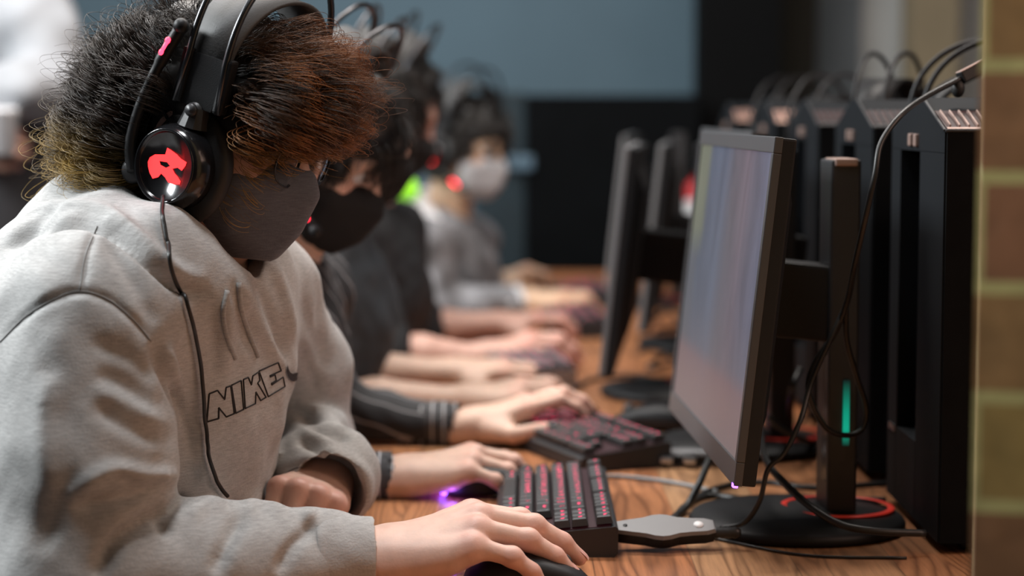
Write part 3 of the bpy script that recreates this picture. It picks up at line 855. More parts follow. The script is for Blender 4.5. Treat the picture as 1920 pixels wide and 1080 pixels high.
def head_ops(o, B, neck=None, nr=.056):
    f, l, u = B
    A = np.array([f, l, u]); L = lambda a, b, c: o + f * a + l * b + u * c
    ops = [('u', [Ell(L(-.012, 0, .024), (.098, .077, .084), A), Ell(L(.032, 0, -.028), (.066, .060, .085), A)], .03),
           ('u', [Cone(L(.02, s * .046, -.064), L(.072, s * .014, -.092), .019, .014) for s in (-1, 1)] + [Ell(L(.080, 0, -.092), (.016, .02, .014), A)], .025),
           ('u', [Cone(L(.083, -.034, .022), L(.083, .034, .022), .012)], .02),
           ('u', [Ell(L(.062, s * .044, -.03), (.026, .022, .022), A) for s in (-1, 1)], .02),
           ('s', [Ell(L(.102, s * .032, .002), (.017, .018, .011), A) for s in (-1, 1)], .014),
           ('u', [Cone(L(.094, 0, .004), L(.116, 0, -.034), .0085, .0115)] + [Ell(L(.106, s * .012, -.038), (.011, .008, .008), A) for s in (-1, 1)], .010),
           ('u', [Ell(L(.094, 0, -.064), (.010, .024, .0075), A), Ell(L(.092, 0, -.074), (.010, .020, .008), A)], .008),
           ('u', [Ell(L(.078, s * .032, .006), (.012, .017, .006), A) for s in (-1, 1)], .006),
           ('u', [Ell(L(-.006, s * .079, -.012), (.019, .007, .032), A) for s in (-1, 1)], .008),
           ('s', [Ell(L(.0, s * .088, -.010), (.009, .006, .018), A) for s in (-1, 1)], .006)]
    if neck is not None:
        ops.append(('u', [Cone(L(-.014, 0, -.070), neck, nr, nr * 1.10)], .03))
    return ops
def eyes(o, B):
    """eyeballs (white, iris) as extra islands: V, F, material index"""
    f, l, u = B; V = []; Fc = []; M = []
    for s in (-1, 1):
        c = o + f * .081 + l * (s * .032) + u * .001
        for r, off, mi in ((.0125, 0, 1), (.0062, .0072, 2)):
            b = len(V); n = 14; k = 10
            for i in range(1, k):
                a = PI * i / k
                for j in range(n):
                    w = 2 * PI * j / n
                    V.append(c + f * (off + r * -math.cos(a)) + (l * math.cos(w) + u * math.sin(w)) * r * math.sin(a))
            for i in range(k - 2):
                for j in range(n):
                    Fc.append((b + i * n + j, b + i * n + (j + 1) % n, b + (i + 1) * n + (j + 1) % n, b + (i + 1) * n + j)); M.append(mi)
            for j in range(n - 2):
                Fc.append((b + (k - 2) * n, b + (k - 2) * n + j + 1, b + (k - 2) * n + j + 2, b + (k - 2) * n + j + 2)) if False else None
    return V, Fc, M
FING = {  # mcp (x, y, z), phalanx lengths, radii
    'index': ((.094, .026, .002), (.044, .026, .021), (.0102, .0092, .0083, .0068)),
    'middle': ((.098, .005, .005), (.049, .030, .022), (.0104, .0094, .0085, .0070)),
    'ring': ((.092, -.016, .003), (.045, .028, .022), (.0100, .0089, .0080, .0066)),
    'little': ((.083, -.034, -.003), (.035, .021, .019), (.0089, .0079, .0070, .0058))}
POSE = {
    'mouse': dict(index=(4, 24, 26, 16), middle=(0, 24, 30, 18), ring=(-5, 26, 32, 20), little=(-12, 28, 32, 22), thumb=((.72, .52, -.30), (.86, .30, -.35), (.92, .12, -.35))),
    'type': dict(index=(6, 8, 46, 28), middle=(1, 10, 44, 28), ring=(-5, 12, 44, 30), little=(-13, 14, 42, 28), thumb=((.70, .55, -.42), (.86, .30, -.38), (.92, .10, -.36))),
    'flat': dict(index=(7, 6, 18, 10), middle=(1, 4, 24, 16), ring=(-5, 8, 26, 16), little=(-14, 10, 26, 16), thumb=((.70, .60, -.35), (.82, .42, -.35), (.88, .25, -.30))),
    'fist': dict(index=(2, 62, 88, 50), middle=(0, 68, 90, 55), ring=(-3, 72, 90, 55), little=(-6, 74, 88, 50), thumb=((.66, .45, -.55), (.75, -.15, -.62), (.55, -.62, -.50))),
    'relax': dict(index=(3, 30, 52, 30), middle=(0, 40, 58, 34), ring=(-4, 46, 60, 36), little=(-9, 50, 58, 36), thumb=((.74, .42, -.48), (.86, .12, -.46), (.88, -.10, -.42)))}
def hand(wrist, x, z, side, pose, elbow=None, sc=1.0, over=None, fr=(.027, .041)):
    """side +1 right, -1 left; returns (ops, info) in world coordinates"""
    x = nrm(x); z = nrm(np.asarray(z) - x * (np.asarray(z) @ x)); y = np.cross(z, x) * side
    ps = dict(POSE[pose]); ps.update(over or {})
    W = lambda a, b, c: np.asarray(wrist) + (x * a + y * b + z * c) * sc
    D = lambda v: x * v[0] + y * v[1] + z * v[2]
    R = lambda r: r * sc
    ops = []; tips = []; knk = []
    base = [Cone(W(-.012, .008, 0), W(.012, .011, 0), R(.0198), R(.0195)), Cone(W(-.012, -.008, 0), W(.012, -.010, 0), R(.0198), R(.019))]
    if elbow is not None:
        e = np.asarray(elbow); w0 = W(-.012, 0, 0); m = w0 + (e - w0) * .55
        base += [Cone(w0 + D((0, .007, 0)) * 1, m, R(.0205), R(fr[1])), Cone(w0 - D((0, .007, 0)), m, R(.0205), R(fr[1])), Cone(m, e, R(fr[1]), R(fr[1] * .98))]
    palm = []
    for k in FING:
        mc = FING[k][0]
        palm.append(Cone(W(.008, mc[1] * .42, 0), W(mc[0] - .004, mc[1], mc[2] - .003), R(.0175), R(.0118)))
    palm += [Cone(W(.018, .016, -.008), W(.052, .036, -.012), R(.017), R(.0145)), Cone(W(.015, -.018, -.008), W(.06, -.032, -.010), R(.0155), R(.012))]
    ops.append(('u', base + palm, R(.014)))
    groups = []
    for k in FING:
        mc, Ls, Rs = FING[k]; sp, a1, a2, a3 = ps[k]
        p = W(*mc); q = [p]; ang = 0; cs, sn = math.cos(math.radians(sp)), math.sin(math.radians(sp))
        for Ln, a in zip(Ls, (a1, a2, a3)):
            ang += math.radians(a)
            d = (cs * math.cos(ang), sn * math.cos(ang), -math.sin(ang))
            p = p + D(d) * Ln * sc; q.append(p)
        g = [Cone(W(mc[0] - .022, mc[1] * .92, mc[2] - .001), q[0], R(Rs[0] * .9), R(Rs[0] * 1.10))] + chain(q, [R(r) for r in Rs])
        g.append(Cone(q[1], q[1] + D((0, 0, .0008)) * sc, R(Rs[1] * 1.03)))
        groups.append(g); tips.append((q[3], nrm(q[3] - q[2]), D((sn * 0, 0, 1)), Rs[3], k, (cs, sn, ang))); knk += [q[0] + z * .006, q[1], q[2], q[3]]
    t0 = W(.030, .032, -.010); p = t0; q = [p]
    for Ln, dv in zip((.040, .033, .026), ps['thumb']):
        p = p + D(nrm(dv)) * Ln * sc; q.append(p)
    groups.append(chain(q, [R(.0145), R(.0118), R(.0108), R(.0082)])); tips.append((q[3], nrm(q[3] - q[2]), None, .0082, 'thumb', None)); knk += [q[2], q[3]]
    ops.append(('g', groups, R(.009)))
    nails = []
    for (tp, d, _, r, k, info) in tips:
        if k == 'thumb': up = nrm(np.cross(d, np.cross(z + y * .8, d)))
        else: up = nrm(np.cross(d, np.cross(z * math.cos(info[2]) + x * math.sin(info[2]), d)))
        nails.append((tp - d * R(.001) + up * R(r * .72), d, up, R(r)))
    return ops, dict(knk=knk, nails=nails, tips=[t[0] for t in tips], x=x, y=y, z=z)
def nail_mesh(nails):
    V = []; Fc = []
    for c, d, up, r in nails:
        s = np.cross(up, d); b = len(V); n = 5; m = 5
        for i in range(n):
            for j in range(m):
                a = (i / (n - 1) - .5) * 2; e = (j / (m - 1) - .5) * 2
                V.append(c + d * (a * r * .85 + r * .15) + s * (e * r * .72 * (1 - .12 * max(0, a) ** 2)) + up * (r * .34 * (1 - .75 * e * e) - .15 * r * max(0, a) ** 2 * 1.0))
        for i in range(n - 1):
            for j in range(m - 1):
                Fc.append((b + i * m + j, b + (i + 1) * m + j, b + (i + 1) * m + j + 1, b + i * m + j + 1))
    return V, Fc
class Body:
    """collects separately sampled regions of one body in a single mesh"""
    def __init__(s): s.V = []; s.F = []; s.M = []; s.B = []; s.n = 0
    def add(s, V, Fc, mi=0, blush=None):
        V = np.asarray(V, float); Fc = np.asarray(Fc)
        s.V.append(V); s.F.append(Fc + s.n); s.M.append(np.full(len(Fc), mi) if np.isscalar(mi) else np.asarray(mi)); s.B.append(np.zeros(len(V)) if blush is None else blush); s.n += len(V)
    def sdf(s, ops, res, it=2, spots=None, sr=.012, amt=1.0, cut=None):
        V, Q = sdf_mesh(ops, res); V = relax(V, Q, it, .5)
        bl = np.zeros(len(V))
        for k in (spots or []): bl = np.maximum(bl, amt * np.exp(-((V - k) ** 2).sum(1) / (2 * sr * sr)))
        s.add(V, Q, 0, bl)
    def head(s, o, B, neck, res=.0028, nr=.056):
        f, l, u = B
        ops = head_ops(o, B, neck, nr)
        s.sdf(ops, res, 2, [o + f * .116 - u * .036, o + f * .085 + l * .04 - u * .03, o + f * .085 - l * .04 - u * .03, o - l * .08 - u * .01, o + l * .08 - u * .01], .018, .8)
        V, Fc, M = eyes(o, B); s.add(V, Fc, np.array(M))
    def hand(s, *a, res=.0022, nailmat=3, **k):
        ops, inf = hand(*a, **k)
        s.sdf(ops, res, 2, inf['knk'], .0095, .85)
        V, Fc = nail_mesh(inf['nails']); s.add(V, Fc, nailmat)
        return inf
    def build(s, name, mats, label, cat='person'):
        V = np.concatenate(s.V); Fc = np.concatenate(s.F)
        me = mesh_np(name, V, Fc, True, np.concatenate(s.M))
        at = me.attributes.new('blush', 'FLOAT', 'POINT'); at.data.foreach_set('value', np.concatenate(s.B).astype(np.float32))
        o = link(name, me, mats)
        return tag(o, label, cat)
M_eye = mat('eye_white', (.75, .72, .7), .25); M_iris = mat('iris', (.04, .02, .012), .15)
M_nail = mat('nail', (.72, .42, .37), .28); M_polish = mat('nail_polish', (.012, .006, .01), .12)
def garment(name, ops, res, mats, parent, it=2, wr=None, strokes=None, folds=None, lo=None, hi=None, sub=0, bumpf=None):
    V, Q = sdf_mesh(ops, res, lo, hi); V = relax(V, Q, it, .5)
    N = normals(V, Q)
    for sc, am, sd in (wr or []): V = V + N * (wav(V, sc, sd) * am)[:, None]
    if strokes: V = sculpt(V, Q, strokes); V = relax(V, Q, 1, .4)
    if bumpf is not None: V = bumpf(V, normals(V, Q))
    me = mesh_np(name, V, Q, True)
    o = link(name, me, mats, parent)
    if sub:
        md = o.modifiers.new('sub', 'SUBSURF'); md.levels = sub; md.render_levels = sub
    return o
# ------------------------------------------------------------------ hair
def hair_mat(name):
    m = bpy.data.materials.new(name); t = NT(m)
    a = t.add('ShaderNodeAttribute'); a.attribute_name = 'tint'
    t.lk(a.outputs['Color'], t.b.inputs['Base Color']); t.b.inputs['Roughness'].default_value = .42
    t.b.inputs['Specular IOR Level'].default_value = .35
    return m
M_hair = hair_mat('hair_strands')
def table_fn(tab):
    a = np.array([q[0] for q in tab], float); r = np.array([q[1] for q in tab], float)
    def f(x): return np.interp(x, a, r)
    return f
def smooth(a, b, x):
    t = np.clip((x - a) / (b - a), 0, 1); return t * t * (3 - 2 * t)
def make_hair(parent, o, B, rtab, side, hairline, colf, clumps, per, curl, turns, length, rad=.00032, seed=1, squash=None, base_k=.84, npt=13, name='hair', spread=.010, jit=.004, outk=(.80, 1.04), cull=None, tight=.055, swirl=.55, fly=0.0):
    """rtab: outline radius against angle in the head's f-u plane (deg, 0 front, 90 up, 180 back); side: half width; hairline(az) lowest elevation"""
    r_ = np.random.default_rng(seed); A = np.stack(B)   # local -> world rows
    rf = table_fn(rtab)
    def comps(d):
        th = np.degrees(np.arctan2(d[:, 2], d[:, 0])) % 360
        th = np.where(th > 290, th - 360, th)
        c = np.sqrt(np.clip(1 - d[:, 1] ** 2, 0, 1))
        return th, c
    def shell(d):
        th, c = comps(d)
        rr = 1 / np.sqrt((c / rf(th)) ** 2 + (d[:, 1] / side) ** 2)
        if squash is not None: rr = squash(d, rr)
        return rr
    def bearing(d, soft=10):
        az = np.degrees(np.arctan2(np.abs(d[:, 1]), d[:, 0])); el = np.degrees(np.arcsin(np.clip(d[:, 2], -1, 1)))
        h = hairline(az)
        return smooth(h - soft, h + soft * .4, el)
    # base volume
    nu, nv = 72, 40
    d = []
    for i in range(nv + 1):
        e = -PI / 2 + PI * i / nv
        for j in range(nu):
            w = 2 * PI * j / nu
            d.append((math.cos(e) * math.cos(w), math.cos(e) * math.sin(w), math.sin(e)))
    d = np.array(d); w = bearing(d)
    q_ = d / np.array([.098, .077, .084]); c_ = np.array([-.012, 0, .024]) / np.array([.098, .077, .084])
    aa = (q_ ** 2).sum(1); bb_ = q_ @ c_; sk = (bb_ + np.sqrt(np.maximum(bb_ ** 2 - aa * (c_ @ c_ - 1), 0))) / aa
    rr = (.05 + (np.maximum(shell(d) * base_k, sk * 1.07 + .006) - .05) * w)
    rr = rr * (1 + .05 * wav(d, .35, seed) * w)
    Vb = o + (d * rr[:, None]) @ A
    Fb = np.array([(i * nu + j, i * nu + (j + 1) % nu, (i + 1) * nu + (j + 1) % nu, (i + 1) * nu + j) for i in range(nv) for j in range(nu)])
    # strands
    crown = nrm((-.30, 0, .95))
    roots = []
    while len(roots) < clumps:
        v = nrm(r_.normal(size=3))
        if bearing(v[None])[0] > .55: roots.append(v)
    roots = np.array(roots)
    S = clumps * per
    cl = np.repeat(np.arange(clumps), per)
    d0 = roots[cl] + r_.normal(size=(S, 3)) * tight; d0 /= np.linalg.norm(d0, axis=1)[:, None]
    # motion away from the crown, mixed with downwards
    def away(d):
        t = d * (d @ crown)[:, None] - crown; return t / np.maximum(np.linalg.norm(t, axis=1), 1e-6)[:, None]
    sw = r_.normal(size=(clumps, 3)) * swirl
    ln = length * r_.uniform(.55, 1.15, clumps)[cl] * r_.uniform(.85, 1.1, S)
    ok = r_.uniform(*outk, clumps)[cl] + r_.normal(size=S) * .02
    ph = r_.uniform(0, 2 * PI, clumps)[cl] + r_.normal(size=S) * .35; tn = turns * r_.uniform(.7, 1.3, clumps)[cl]
    am = curl * r_.uniform(.6, 1.3, clumps)[cl]
    fl_ = r_.uniform(0, 1, S) < fly; am = np.where(fl_, am * 1.6, am); ok = np.where(fl_, ok + r_.uniform(0, .13, S), ok); ph = np.where(fl_, ph + r_.uniform(0, 6, S), ph)
    pts = np.zeros((S, npt, 3)); dcur = d0.copy()
    shr = np.zeros((S, npt)); offs = r_.normal(size=(S, 3)) * 1.0
    for k in range(npt):
        t = k / (npt - 1)
        rs = shell(dcur)
        r0 = np.minimum(rs * .62, .088)
        rad_ = r0 + (rs * ok - r0) * (1 - (1 - t) ** 2.2)
        p = dcur * rad_[:, None]
        a = 2 * PI * tn * t + ph
        e1 = away(dcur); e2 = np.cross(dcur, e1)
        p = p + (dcur * np.cos(a)[:, None] + e2 * np.sin(a)[:, None]) * (am * min(1, t * 1.8))[:, None] + offs * (spread * .35 * t) * .6 + offs[:, [1, 2, 0]] * jit * np.sin(3 * t + ph)[:, None] * t
        pts[:, k] = p; shr[:, k] = t
        step = away(dcur) + sw[cl] * .5 + np.array([0, 0, -.25])
        step -= dcur * (step * dcur).sum(1)[:, None]; step /= np.maximum(np.linalg.norm(step, axis=1), 1e-6)[:, None]
        dcur = dcur + step * (ln / (npt - 1))[:, None]; dcur /= np.linalg.norm(dcur, axis=1)[:, None]
    keep = np.ones(S, bool)
    pw = o + pts @ A
    col = colf(pts.reshape(-1, 3), shr.ravel(), r_.uniform(-1, 1, clumps)[np.repeat(cl, npt)]).reshape(S, npt, 3)
    nb = len(Vb)
    Cb = colf(d * rr[:, None], np.full(nb, .25), np.zeros(nb)) * .55
    me = mesh_np(name, Vb, Fb, True)
    at = me.attributes.new('tint', 'FLOAT_COLOR', 'POINT')
    at.data.foreach_set('color', np.concatenate([Cb, np.ones((nb, 1))], 1).astype(np.float32).ravel())
    ob = link(name, me, M_hair, parent)
    # fine strands as real hair curves
    if cull is not None: keep &= ~cull(pts)
    pw, col = pw[keep], col[keep]; S = len(pw)
    cu = bpy.data.hair_curves.new('hair_strands')
    cu.add_curves([npt] * S)
    cu.points.foreach_set('position', pw.astype(np.float32).ravel())
    rr_ = rad * (1 - .65 * np.linspace(0, 1, npt) ** 2)
    cu.points.foreach_set('radius', np.tile(rr_, S).astype(np.float32))
    at = cu.attributes.new('tint', 'FLOAT_COLOR', 'POINT')
    at.data.foreach_set('color', np.concatenate([col.reshape(-1, 3), np.ones((S * npt, 1))], 1).astype(np.float32).ravel())
    cu.materials.append(M_hair)
    hc = bpy.data.objects.new('hair_strands', cu); COL.objects.link(hc); hc.parent = ob; hc.matrix_parent_inverse = world(ob).inverted()
    hc['kind'] = 'stuff'
    return ob
# ------------------------------------------------------------------ cloth face mask from a stretched hull over nose, cheeks and chin
def face_mask(parent, o, B, m, bulge=1.0, name='face_mask'):
    f, l, u = B; L = lambda a, b, c: o + f * a + l * b + u * c
    bm = bmesh.new()
    sp = [((.117, 0, -.020), .008), ((.120, 0, -.036), .013), ((.107, 0, -.072), .017 * bulge), ((.090, 0, -.098), .019), ((.10, .012, -.018), .008), ((.10, -.012, -.018), .008)]
    for s in (-1, 1):
        sp += [((.066, s * .046, -.034), .022), ((.048, s * .062, -.036), .008), ((.044, s * .055, -.078), .009), ((.062, s * .042, -.084), .015), ((.066, s * .02, -.108), .012)]
    for c, r in sp:
        for q in range(60):
            z = 1 - 2 * (q + .5) / 60; a = q * 2.39996
            w = math.sqrt(1 - z * z)
            bm.verts.new(L(c[0] + r * w * math.cos(a), c[1] + r * w * math.sin(a), c[2] + r * z))
    res = bmesh.ops.convex_hull(bm, input=bm.verts[:])
    bmesh.ops.delete(bm, geom=[g for g in set(res['geom_interior']) | set(res['geom_unused']) if isinstance(g, bmesh.types.BMVert)], context='VERTS')
    me = bpy.data.meshes.new(name); bm.to_mesh(me); bm.free()
    ob = link(name, me, m, parent)
    md = ob.modifiers.new('re', 'REMESH'); md.mode = 'VOXEL'; md.voxel_size = .0026; md.use_smooth_shade = True
    md = ob.modifiers.new('sm', 'SMOOTH'); md.factor = .5; md.iterations = 8
    return ob
def ear_loops(parent, o, B, m):
    f, l, u = B; L = lambda a, b, c: o + f * a + l * b + u * c
    for s in (-1, 1):
        b = MB(); b.sm = True
        b.tube(spline([L(.034, s * .070, -.040), L(.01, s * .082, -.012), L(-.02, s * .086, .012), L(-.03, s * .082, -.02), L(.0, s * .076, -.055), L(.030, s * .066, -.076)], 6), .0016, 6)
        b.build('ear_loop', m, parent)
# ------------------------------------------------------------------ cloth materials
def knit_mat(name, c1, c2, bump=.35):
    m = bpy.data.materials.new(name); t = NT(m)
    n1 = t.noise(t.co((1, 1, 7)), 95, 5, .7); n2 = t.noise(t.co(), 14, 3)
    r = t.ramp(n1, [(.32, c1), (.66, c2)])
    r2 = t.ramp(n2, [(.3, (.93, .93, .93)), (.7, (1.04, 1.04, 1.04))])
    mx = t.add('ShaderNodeMix'); mx.data_type = 'RGBA'; mx.blend_type = 'MULTIPLY'; mx.inputs[0].default_value = 1
    t.lk(r.outputs[0], mx.inputs[6]); t.lk(r2.outputs[0], mx.inputs[7]); t.lk(mx.outputs[2], t.b.inputs['Base Color'])
    t.b.inputs['Roughness'].default_value = .92; t.b.inputs['Sheen Weight'].default_value = .12; t.b.inputs['Specular IOR Level'].default_value = .2
    t.bump(t.noise(t.co(), 480, 3, .6), bump, .0015)
    return m
M_hoodie = knit_mat('heather_grey_knit', (.34, .335, .33), (.50, .495, .485))
M_cuff = knit_mat('heather_grey_cuff', (.38, .375, .37), (.50, .495, .485), .5)
M_seam = mat('seam_thread', (.24, .235, .23), .9)
M_print = mat('black_print', (.012, .010, .010), .7)
M_cord = knit_mat('grey_drawcord', (.30, .295, .29), (.44, .435, .425))
def stripe_mat(name, base, line, sc, axis, w=.08):
    m = bpy.data.materials.new(name); t = NT(m)
    c = t.add('ShaderNodeTexCoord'); v = t.add('ShaderNodeVectorMath'); v.operation = 'DOT_PRODUCT'; v.inputs[1].default_value = tuple(nrm(axis)); t.lk(c.outputs['Object'], v.inputs[0])
    a = t.add('ShaderNodeMath'); a.operation = 'MULTIPLY'; a.inputs[1].default_value = sc; t.lk(v.outputs['Value'], a.inputs[0])
    f = t.add('ShaderNodeMath'); f.operation = 'FRACT'; t.lk(a.outputs[0], f.inputs[0])
    r = t.ramp(f.outputs[0], [(0, line), (w, line), (w + .03, base), (.97, base), (1, line)])
    t.lk(r.outputs[0], t.b.inputs['Base Color']); t.b.inputs['Roughness'].default_value = .75
    t.bump(t.noise(t.co(), 700, 2), .15, .001)
    return m
def legs(body, parent, hip, dirx, cloth, spread=.10, shoe=None):
    """thighs forward under the table, shins to the floor, for a seated person"""
    lat = np.array([0, 1.0, 0])
    hip = np.asarray(hip, float); ops = []; sk = []; so = []
    for s in (-1, 1):
        h = hip + lat * s * spread; k = h + np.array([.40, s * .03, .02]); f = np.array([k[0] - .04, k[1], .09])
        ops.append(('u', chain([h, k, f], [.092, .075, .062]), .02)); sk += chain([h, k, f], [.075, .058, .042])
        so.append(('u', [Cone(f + np.array([-.03, 0, -.045]), f + np.array([.15, 0, -.052]), .045, .036)], .01))
    ops.append(('u', [Ell(hip + np.array([0, 0, .03]), (.14, .19, .13))], .04))
    body.sdf([('u', sk, .02)], .012, 1)
    return ops, so
def finish_legs(person, ops, so, cloth):
    garment('trousers', ops, .012, cloth, person, 2)
    for q in so: garment('shoe', [q, ('i', [Half((0, 0, .002), (0, 0, -1))], .0)], .008, mat('shoe_black', (.03, .03, .03), .6), person, 1)
def stool(loc, label):
    r = thing('stool', label, 'stool', loc, 0, 'stools under the players')
    b = MB(); b.sm = True; b.lathe([(.15, .395), (.17, .40), (.175, .42), (.17, .435), (.12, .44), (0, .441)], None, 32, cap=False); b.lathe([(0, .394), (.15, .395)], None, 32, cap=False)
    b.build('seat', mat('stool_seat', (.03, .03, .03), .5), r, True)
    for k in range(4):
        a = PI / 4 + k * PI / 2
        b = MB(); b.tube([(.11 * math.cos(a), .11 * math.sin(a), .398), (.18 * math.cos(a), .18 * math.sin(a), .0)], .012, 10); b.build('leg', M_gunmetal, r, True)
    b = MB(); b.sm = True
    b.tube([(.16 * math.cos(2 * PI * k / 24), .16 * math.sin(2 * PI * k / 24), .15) for k in range(25)], .007, 8, cap=False); b.build('foot_ring', M_gunmetal, r, True)
    return r
# ================================================================== the player in the grey hoodie
H1 = P(407, 236, 2.07); B1 = basis(22, 17, 0)
f1, l1, u1 = B1
S1 = skin_mat('skin_light', (.72, .48, .39), .5)
neck1 = P(352, 520, 2.08)
bd = Body()
bd.head(H1, B1, neck1, nr=.054)
w1 = P(700, 1048, 1.925)
e1R = P(140, 1095, 1.84)
hx = nrm(np.array([.93, .13, .28]))
bd.hand(w1, hx, np.array([-.30, -.20, .93]), 1, 'mouse', elbow=e1R, sc=1.14, res=.0019,
        over=dict(index=(2, 28, 22, 14), middle=(-1, 29, 20, 12), ring=(-5, 30, 20, 12), little=(-10, 32, 22, 14), thumb=((.66, .58, -.40), (.84, .40, -.40), (.90, .2, -.38))))
w1L = P(606, 903, 2.175)
bd.hand(w1L, np.array([-.14, -.98, .03]), np.array([.22, 0, .97]), -1, 'fist', elbow=P(602, 845, 2.33), sc=1.0, res=.0022, fr=(.024, .030),
        over=dict(index=(3, 58, 74, 45), middle=(0, 62, 78, 45), ring=(-3, 66, 80, 45), little=(-6, 70, 78, 45), thumb=((.70, .42, -.50), (.82, .02, -.50), (.72, -.45, -.42))))
hip1 = np.array([-.50, 2.08, .54])
bd.sdf([('u', [Cone(neck1, P(250, 640, 2.08), .06, .12), Cone(P(250, 640, 2.08), hip1 + [0, 0, .06], .12, .13), Cone(P(200, 590, 1.96), P(470, 560, 2.22), .06, .06)], .04)], .012, 1)
lo1, so1 = legs(bd, None, hip1, None, None)
p1 = bd.build('person', [S1, M_eye, M_iris, M_nail], 'person in a grey hoodie with curly dark hair and charcoal mask, hand on a mouse')
finish_legs(p1, lo1, so1, mat('jeans_dark', (.03, .035, .05), .85, noise=.2, nscale=200))
# hoodie
n1 = np.array([.87, -.49, 0]); r1 = np.array([-.49, -.87, 0])
lean = nrm(np.array([.42 * n1[0], .42 * n1[1], 1.0]))
A1 = np.array([nrm(n1 - lean * (n1 @ lean)), r1, lean])
ops = [
    ('u', [Ell(P(232, 700, 2.08), (.152, .205, .21), A1)], .04),
    ('u', [Cone(P(180, 585, 1.925), P(462, 545, 2.22), .088, .074)], .05),
    ('u', [Ell(P(170, 905, 2.08), (.162, .195, .22), A1)], .06),
    ('u', [Ell(P(140, 600, 2.07), (.11, .16, .09), A1)], .05),
    ('u', [Ell(P(110, 1150, 2.08), (.16, .19, .16), A1)], .05),
    ('u', chain([P(480, 560, 2.25), P(545, 700, 2.33), P(565, 815, 2.375)], [.070, .064, .060]), .03),
    ('u', chain([P(565, 822, 2.375), P(608, 890, 2.20), P(622, 915, 2.135)], [.060, .054, .047]), .02),
    ('u', chain([P(165, 605, 1.905), P(148, 850, 1.868), P(135, 1100, 1.84)], [.088, .086, .082]), .022),
    ('u', chain([P(135, 1100, 1.84), P(400, 1070, 1.885), P(610, 1046, 1.92)], [.082, .064, .048]), .02),
    # hood lying round the neck
    ('u', chain([P(215, 480, 2.17), P(168, 430, 2.07), P(215, 470, 1.99), P(290, 475, 1.96), P(348, 528, 1.958), P(395, 556, 1.968), P(424, 535, 2.01)], [.05, .057, .048, .041, .034, .027, .018]), .028),
    ('u', chain([P(210, 455, 2.17), P(330, 455, 2.22), P(430, 480, 2.15), P(438, 512, 2.08)], [.05, .042, .028, .018]), .028),
    ('u', [Ell(P(165, 500, 2.06), (.07, .11, .06), A1)], .03),
    ('s', [Cone(P(375, 380, 2.06), P(350, 495, 2.06), .082, .056), Cone(P(395, 490, 2.03), P(420, 525, 2.0), .022, .010)], .012),
    ('s', [Cone(P(612, 915, 2.15), P(618, 940, 2.05), .036, .044)], .006),
    ('s', [Slab()], .004),
    ('s', [Ell(P(405, 438, 2.035), (.056, .050, .056))], .012),
]
ST1 = [  # folds seen on the photograph
    ([(179, 1085), (212, 1023), (261, 986), (318, 946)], 15, -.014),
    ([(120, 935), (204, 882), (277, 891), (338, 892)], 13, .009), ([(134, 955), (228, 935), (316, 908)], 13, -.009),
    ([(306, 1004), (311, 966), (348, 930)], 9, -.012), ([(400, 1078), (430, 1008), (458, 958)], 14, -.010),
    ([(352, 972), (388, 944), (425, 950)], 16, .006), ([(455, 960), (485, 944), (540, 952)], 17, .007),
    ([(520, 1075), (552, 1020), (590, 990)], 12, -.008), ([(566, 972), (580, 966), (592, 970)], 10, .007), ([(570, 992), (592, 984)], 8, -.006),
    ([(283, 640), (330, 735), (356, 800), (366, 860)], 11, -.014), ([(310, 640), (345, 740), (372, 850), (385, 905)], 12, .008), ([(326, 640), (352, 740), (370, 800)], 8, -.006),
    ([(180, 700), (230, 720), (300, 770)], 16, -.0045), ([(175, 760), (240, 800), (320, 830)], 16, -.005), ([(170, 640), (240, 668), (290, 710)], 15, -.004), ([(170, 730), (240, 757), (310, 800)], 14, .0035),
    ([(150, 880), (110, 950), (80, 1040)], 22, -.003), ([(90, 700), (80, 820), (100, 930)], 26, .006),
    ([(452, 520), (478, 590), (508, 650), (540, 700)], 11, .006), ([(475, 510), (510, 600), (535, 680)], 9, -.005), ([(440, 520), (452, 600), (470, 660)], 9, -.005), ([(505, 480), (535, 560), (552, 640)], 10, .006),
    ([(430, 560), (425, 640), (420, 700)], 12, .004), ([(395, 560), (402, 650), (405, 730)], 12, -.003),
    ([(556, 778), (611, 800), (660, 822)], 10, -.013), ([(556, 755), (610, 775), (655, 800)], 11, .008), ([(556, 825), (590, 838), (618, 860)], 8, -.009), ([(560, 808), (600, 824), (640, 850)], 8, .005),
    ([(570, 560), (595, 640), (610, 700)], 14, -.005), ([(560, 640), (585, 700), (600, 745)], 12, -.006),
    ([(10, 470), (70, 432), (130, 415), (185, 422), (230, 445), (290, 500), (340, 540), (400, 552)], 8, -.017),
    ([(5, 450), (70, 405), (130, 392), (200, 402), (260, 450), (320, 505), (390, 525)], 15, .010),
    ([(190, 440), (230, 490), (270, 560), (290, 610)], 16, -.006), ([(150, 545), (165, 470), (183, 424)], 6, -.004),
    ([(0, 640), (50, 590), (100, 560), (147, 546), (200, 560), (250, 600), (283, 640)], 6, -.006),
    ([(535, 884), (560, 872), (600, 868), (640, 885), (668, 925)], 8, -.006),
]
hoodie = garment('hoodie', ops, .0048, M_hoodie, p1, 3, wr=[(.16, .0035, 3), (.055, .0011, 5)], strokes=ST1, sub=1,
                 lo=(-.78, 1.66, .52), hi=(-.02, 2.55, 1.20))
bpy.context.view_layer.update()
def bvh_of(o):
    dg = bpy.context.evaluated_depsgraph_get(); ev = o.evaluated_get(dg); me = ev.to_mesh()
    n = len(me.vertices); v = np.zeros(n * 3); me.vertices.foreach_get('co', v); v = v.reshape(-1, 3)
    t = BVHTree.FromPolygons(v.tolist(), [tuple(p.vertices) for p in me.polygons]); ev.to_mesh_clear(); return t
TH = bvh_of(hoodie)
